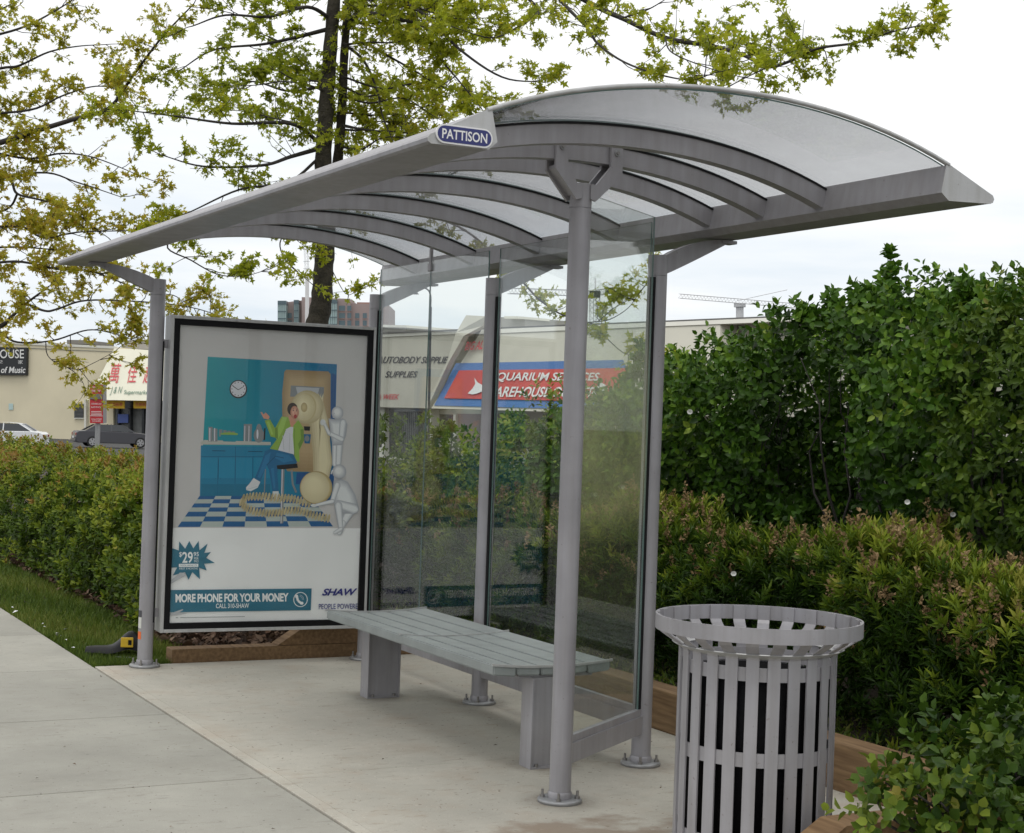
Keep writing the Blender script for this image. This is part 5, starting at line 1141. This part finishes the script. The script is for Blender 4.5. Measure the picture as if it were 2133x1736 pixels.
# ---- brick office block far behind
DT = 250.; Z8 = lambda x, y: (551+x*.1291, 585.4+y*.1291)
TP0 = at(600, 640, DT); nT = -FW.copy(); nT[2] = 0; nT /= np.linalg.norm(nT)
def tw(x, y, k=0): return onplane(*Z8(x, y), TP0+nT*k, nT)
bb = thing('office_block', 'distant red brown brick office block with glazed bays, behind the tree trunk', 'building', (TP0[0], TP0[1], -.75))
gz = 2600
mb = MB(); mb.prism([tw(345, 345), tw(345, gz), tw(610, gz), tw(610, 315)], -nT*14, 'brick_wall'); mb.prism([tw(600, 262, 1), tw(600, gz, 1), tw(1385, gz, 1), tw(1380, 290, 1)], -nT*16, 'brick_wall')
mb.prism([tw(1380, 365, .4), tw(1380, gz, .4), tw(2000, gz, .4), tw(2000, 385, .4)], -nT*14, 'brick_wall'); mb.prism([tw(1490, 345, -2), tw(1490, 400, -2), tw(1950, 400, -2), tw(1950, 350, -2)], -nT*6, 'brick_band'); mb.build('wall', bb)
for x0, x1, y0 in ((215, 348, 320), (475, 545, 308), (1030, 1168, 300)):
    mb = MB(); mb.prism([tw(x0, y0, 1.8), tw(x0, gz, 1.8), tw(x1, gz, 1.8), tw(x1, y0, 1.8)], -nT*6, 'tower_glass'); mb.prism([tw(x0-4, y0, 1.9), tw(x0-4, y0+62, 1.9), tw(x1+4, y0+62, 1.9), tw(x1+4, y0, 1.9)], -nT*6.2, 'tower_glass_dark')
    for yy in range(y0+165, 900, 115): mb.prism([tw(x0, yy, 1.95), tw(x0, yy+12, 1.95), tw(x1, yy+12, 1.95), tw(x1, yy, 1.95)], -nT*.1, 'tower_glass_dark')
    for xx in np.linspace(x0, x1, 5): mb.prism([tw(xx-3, y0, 1.95), tw(xx-3, 900, 1.95), tw(xx+3, 900, 1.95), tw(xx+3, y0, 1.95)], -nT*.1, 'tower_glass_dark')
    mb.build('glazed_bay', bb)
for x0, x1 in ((1200, 1300), (1335, 1400), (1462, 1530), (1585, 1650), (375, 440)):
    for yy in range(400, 900, 120):
        if x0 > 1400 and yy < 500: continue
        if x0 == 375 and yy == 400: continue
        mb = MB(); k = 1.05 if 600 < x0 < 1380 else .45
        if x0 == 375: k = .05
        mb.poly([tw(x0, yy, k), tw(x0, yy+85, k), tw(x1, yy+85, k), tw(x1, yy, k)], 'tower_glass_dark'); mb.prism([tw(x0-4, yy+85, k+.15), tw(x0-4, yy+92, k+.15), tw(x1+4, yy+92, k+.15), tw(x1+4, yy+85, k+.15)], -nT*.1, 'brick_band'); mb.build('window', bb)

# ---- construction cranes, lamp, flagpole
def lattice(mb, p, q, w, n, r):
    d = q-p; L_ = np.linalg.norm(d); d = d/L_; a_ = np.cross(d, UP if abs(d[2]) < .8 else np.array([1., 0, 0])); a_ /= np.linalg.norm(a_); b_ = np.cross(a_, d)
    cs = [a_*w/2+b_*w/2, a_*-w/2+b_*w/2, a_*-w/2-b_*w/2, a_*w/2-b_*w/2]
    for c_ in cs: mb.tube([p+c_, q+c_], r, 'crane', 5)
    for i in range(n):
        for k in range(4): mb.tube([p+d*L_*i/n+cs[k], p+d*L_*(i+1)/n+cs[(k+1) % 4]], r*.6, 'crane', 4, False)
CG = 'tower cranes far behind the shops'
D1 = 330.; c1 = thing('tower_crane', 'far tower crane seen through the near glass, with a dark cab and counterweight', 'crane', (*at(1239, 870, D1)[:2], -.75), CG)
mb = MB(); lattice(mb, at(1239, 900, D1), at(1239, 612, D1), 1.5, 26, .09); mb.build('mast', c1)
mb = MB(); lattice(mb, at(1239, 612, D1), at(1060, 606, D1-10), 1.1, 26, .08); lattice(mb, at(1239, 611, D1), at(1264, 607, D1), 1.1, 5, .08); mb.build('jib', c1)
mb = MB(); q = at(1270, 606, D1); mb.box((-.9, -.9, -.6), (.9, .9, .6), 'lamp_dark', .05, (q, CR, FW, UP)); mb.build('counterweight', c1)
mb = MB(); q = at(1240, 612, D1); mb.box((-1.2, -1., -.8), (1., 1., .5), 'lamp_dark', .05, (q, CR, FW, UP)); mb.tube([q, at(1240, 580, D1)], .15, 'crane', 6); mb.build('cab', c1)
D2 = 300.; c2 = thing('tower_crane', 'far tower crane with a long pale jib above the roof beside the tall shrub', 'crane', (*at(1541, 870, D2)[:2], -.75), CG)
mb = MB(); mb.tube([at(1541, 900, D2), at(1541, 640, D2)], .75, 'crane', 10); mb.tube([at(1541, 640, D2), at(1541, 632, D2)], 1.15, 'crane', 10); mb.build('mast', c2)
mb = MB(); lattice(mb, at(1415, 617, D2+5), at(1700, 641, D2-8), .8, 40, .05); mb.tube([at(1535, 627, D2), at(1640, 604, D2)], .06, 'crane', 4); mb.build('jib', c2)
DLp = 34.; lp = thing('street_lamp', 'dark gooseneck street lamp seen through the rear glass', 'street lamp', (*at(897, 870, DLp)[:2], -.6))
b_ = at(897, 880, DLp); b_[2] = -.6
mb = MB(); mb.tube([b_, at(897, 640, DLp)], .028, 'lamp_dark', 10); mb.tube(smooth([at(897, 640, DLp), at(897, 618, DLp), at(893, 606, DLp), at(884, 600, DLp), at(872, 599, DLp), at(862, 600, DLp)], 5), .018, 'lamp_dark', 8); mb.build('pole', lp)
mb = MB(); q = at(862, 608, DLp); mb.lathe([(.02, .10), (.045, .08), (.055, .02), (.10, -.04), (.115, -.05), (0, -.04)], q, 'lamp_dark', 18); mb.build('lamp_head', lp)
DF = 62.; fp = thing('flagpole', 'tall white pole left of the tree trunk above the advertising panel', 'pole', (*at(641, 870, DF)[:2], -.75))
b_ = at(641, 900, DF); b_[2] = -.75
mb = MB(); mb.tube([b_, at(640, 575, DF)], [.095, .075], 'pole_white', 12); mb.build('shaft', fp)
mb = MB(); lattice(mb, at(640, 575, DF), at(637, 512, DF), .12, 9, .006)
for yy in (520, 545, 560): mb.tube([at(632, yy, DF), at(645, yy, DF)], .012, 'crane', 6)
mb.build('antenna', fp)

# ---- parking sign
DPk = 38.; kp_ = lambda x, y, k=0: at(*Z4(x, y), DPk-k)
ps = thing('parking_sign', 'red notice board with white lettering on a grey post in the car park', 'sign', (*at(203, 870, DPk)[:2], -.75))
b_ = at(203, 950, DPk); b_[2] = -.75
mb = MB(); mb.tube([b_, at(206, 800, DPk)], .06, 'galv', 10); mb.build('post', ps)
mb = MB(); mb.prism([kp_(928, 645, .12), kp_(928, 1042, .12), kp_(1062, 1045, .12), kp_(1062, 648, .12)], FW*.05, 'sign_red'); mb.prism([kp_(1064, 645, .12), kp_(1064, 1045, .12), kp_(1096, 1040, -.15), kp_(1096, 648, -.15)], FW*.04, 'galv')
kt = lambda x, y, k=0: kp_(x, y, .135)
mb.poly([kt(930, 740), kt(930, 795), kt(1060, 797), kt(1060, 742)], 'window_blind')
sgtext('PRIVATE', 945, 664, 1045, 682, 'sign_white', 0, 0, 0, kt); sgtext('PARKING', 942, 695, 1048, 722, 'sign_white', 0, 0, 0, kt); sgtext('CUSTOMER ONLY', 940, 835, 1050, 852, 'sign_white', 0, 0, 0, kt); sgtext('NOTICE', 942, 870, 1048, 886, 'sign_white', 0, 0, 0, kt)
for yy in (920, 936, 952): mb.poly([kt(940, yy), kt(940, yy+5), kt(1050, yy+6), kt(1050, yy+1)], 'sign_white')
mb.poly([kt(930, 964), kt(930, 969), kt(1060, 971), kt(1060, 966)], 'sign_white'); sgtext('VIOLATORS', 942, 995, 1048, 1010, 'sign_white', 0, 0, 0, kt); sgtext('TOWED', 950, 1016, 1040, 1030, 'sign_white', 0, 0, 0, kt)
mb.build('board', ps)

# ---- cars
def car(label, origin, heading, paint, L_=4.7):
    root = thing('parked_car', label, 'car', origin, 'cars parked beyond the left hedge')
    h = np.array([math.cos(heading), math.sin(heading), 0]); s_ = np.array([-h[1], h[0], 0]); o = np.array(origin, float)
    fr_ = lambda x, y, z: o+h*x+s_*y+UP*z
    body = [(-2.32, .30), (-2.36, .55), (-2.33, .82), (-2.20, .93), (-1.75, .97), (-1.25, .96), (1.0, .92), (1.6, .86), (2.15, .74), (2.33, .58), (2.35, .35), (2.2, .24), (-2.2, .24)]
    mb = MB(); W_ = .87; n = len(body); rings = []
    for yy, k in ((-W_, .90), (-W_*.985, .97), (-W_*.9, 1.0), (W_*.9, 1.0), (W_*.985, .97), (W_, .90)):
        rings.append([fr_(x*(.985 if abs(yy) > .8 else 1), yy, .6+(z-.6)*k) for x, z in body])
    vs = sum(rings, []); fs = [[r*n+i, r*n+(i+1) % n, (r+1)*n+(i+1) % n, (r+1)*n+i] for r in range(5) for i in range(n)]+[list(range(n))[::-1], [5*n+i for i in range(n)]]
    mb.add(vs, fs, paint); b = mb.build('body', root)
    # greenhouse: dark glass block and painted roof with pillars
    low = [(-1.72, .965), (1.05, .925)]; topx = [(-.98, 1.385), (.22, 1.40)]
    mb = MB()
    def cabin(k, z0_, z1_, mat, w0, w1):
        xa = -1.72+(-.98+1.72)*z0_; xb = 1.05+(.22-1.05)*z0_; xc = -1.72+(.74)*z1_; xd = 1.05+(-.83)*z1_
        za = .955+.435*z0_; zc = .955+.435*z1_; wa = w0+(w1-w0)*z0_; wc = w0+(w1-w0)*z1_
        v = [fr_(xa, -wa, za), fr_(xb, -wa, za), fr_(xb, wa, za), fr_(xa, wa, za), fr_(xc, -wc, zc), fr_(xd, -wc, zc), fr_(xd, wc, zc), fr_(xc, wc, zc)]
        mb.add(v, [[3, 2, 1, 0], [4, 5, 6, 7], [0, 1, 5, 4], [1, 2, 6, 5], [2, 3, 7, 6], [3, 0, 4, 7]], mat)
    cabin(0, 0, .88, 'car_glass', .78, .60); mb.build('windows', root)
    mb = MB(); pr = [(-1.14, 1.33), (-.9, 1.385), (-.4, 1.415), (0, 1.415), (.25, 1.39), (.42, 1.33)]
    v = [fr_(x, y, z-.02*(abs(y) > .5)) for y in (-.63, -.52, .52, .63) for x, z in pr]; m_ = len(pr)
    mb.add(v, [[r*m_+i, r*m_+i+1, (r+1)*m_+i+1, (r+1)*m_+i] for r in range(3) for i in range(m_-1)], paint, True)
    for y in (-1, 1):
        for (xa, za), (xb, zb), w in (((-1.76, .955), (-1.08, 1.345), .12), ((1.1, .92), (.36, 1.345), .06), ((-.28, .95), (-.28, 1.36), .05)):
            mb.prism([fr_(xa-w/2, y*.795, za), fr_(xa+w/2, y*.795, za), fr_(xb+w/2, y*.645, zb), fr_(xb-w/2, y*.645, zb)], s_*(-y*.02), paint)
    mb.build('roof', root)
    for x in (-1.38, 1.42):
        for y in (-1, 1):
            w = MB(); c = fr_(x, y*.80, .315); w.tube([c-s_*.09*y, c+s_*.085*y], .315, 'tyre', 24); wo = w.build('wheel', root)
            w = MB(); w.tube([c+s_*.0852*y, c+s_*.0952*y], .215, 'rim', 20)
            for k in range(5):
                t = k*2*math.pi/5; w.prism([c+s_*.096*y+h*math.cos(t+e)*r+UP*math.sin(t+e)*r for e, r in ((.25, .19), (.55, .19), (.6, .08), (.2, .08))], s_*.002*y, 'tyre')
            w.build('rim', wo)
    for y in (-1, 1):
        mb = MB(); mb.box((-2.345, y*.62-.20, .66), (-2.22, y*.62+.20, .82), 'tail_red', .02, (o, h, s_, UP)); mb.build('tail_light', root)
        mb = MB(); mb.box((2.14, y*.6-.2, .58), (2.30, y*.6+.2, .70), 'car_glass', .02, (o, h, s_, UP)); mb.build('headlight', root)
    mb = MB(); mb.box((-2.385, -.26, .50), (-2.36, .26, .62), 'plate', .004, (o, h, s_, UP)); mb.build('number_plate', root)
    mb = MB(); mb.box((-2.40, -.80, .30), (-2.30, .80, .46), paint, .03, (o, h, s_, UP)); mb.build('bumper', root)
    return root
zc = -.72
def gpt(x, d): p = at(x, 880, d); p[2] = zc; return p
p = gpt(238, 96.); hd = math.atan2(CR[1], CR[0]); car('dark grey sedan parked in front of the supermarket awning', p, hd+.42, 'car_grey')
p = gpt(2, 84.); car('white sedan at the left edge behind the hedge', p, hd+math.pi+.10, 'car_white')
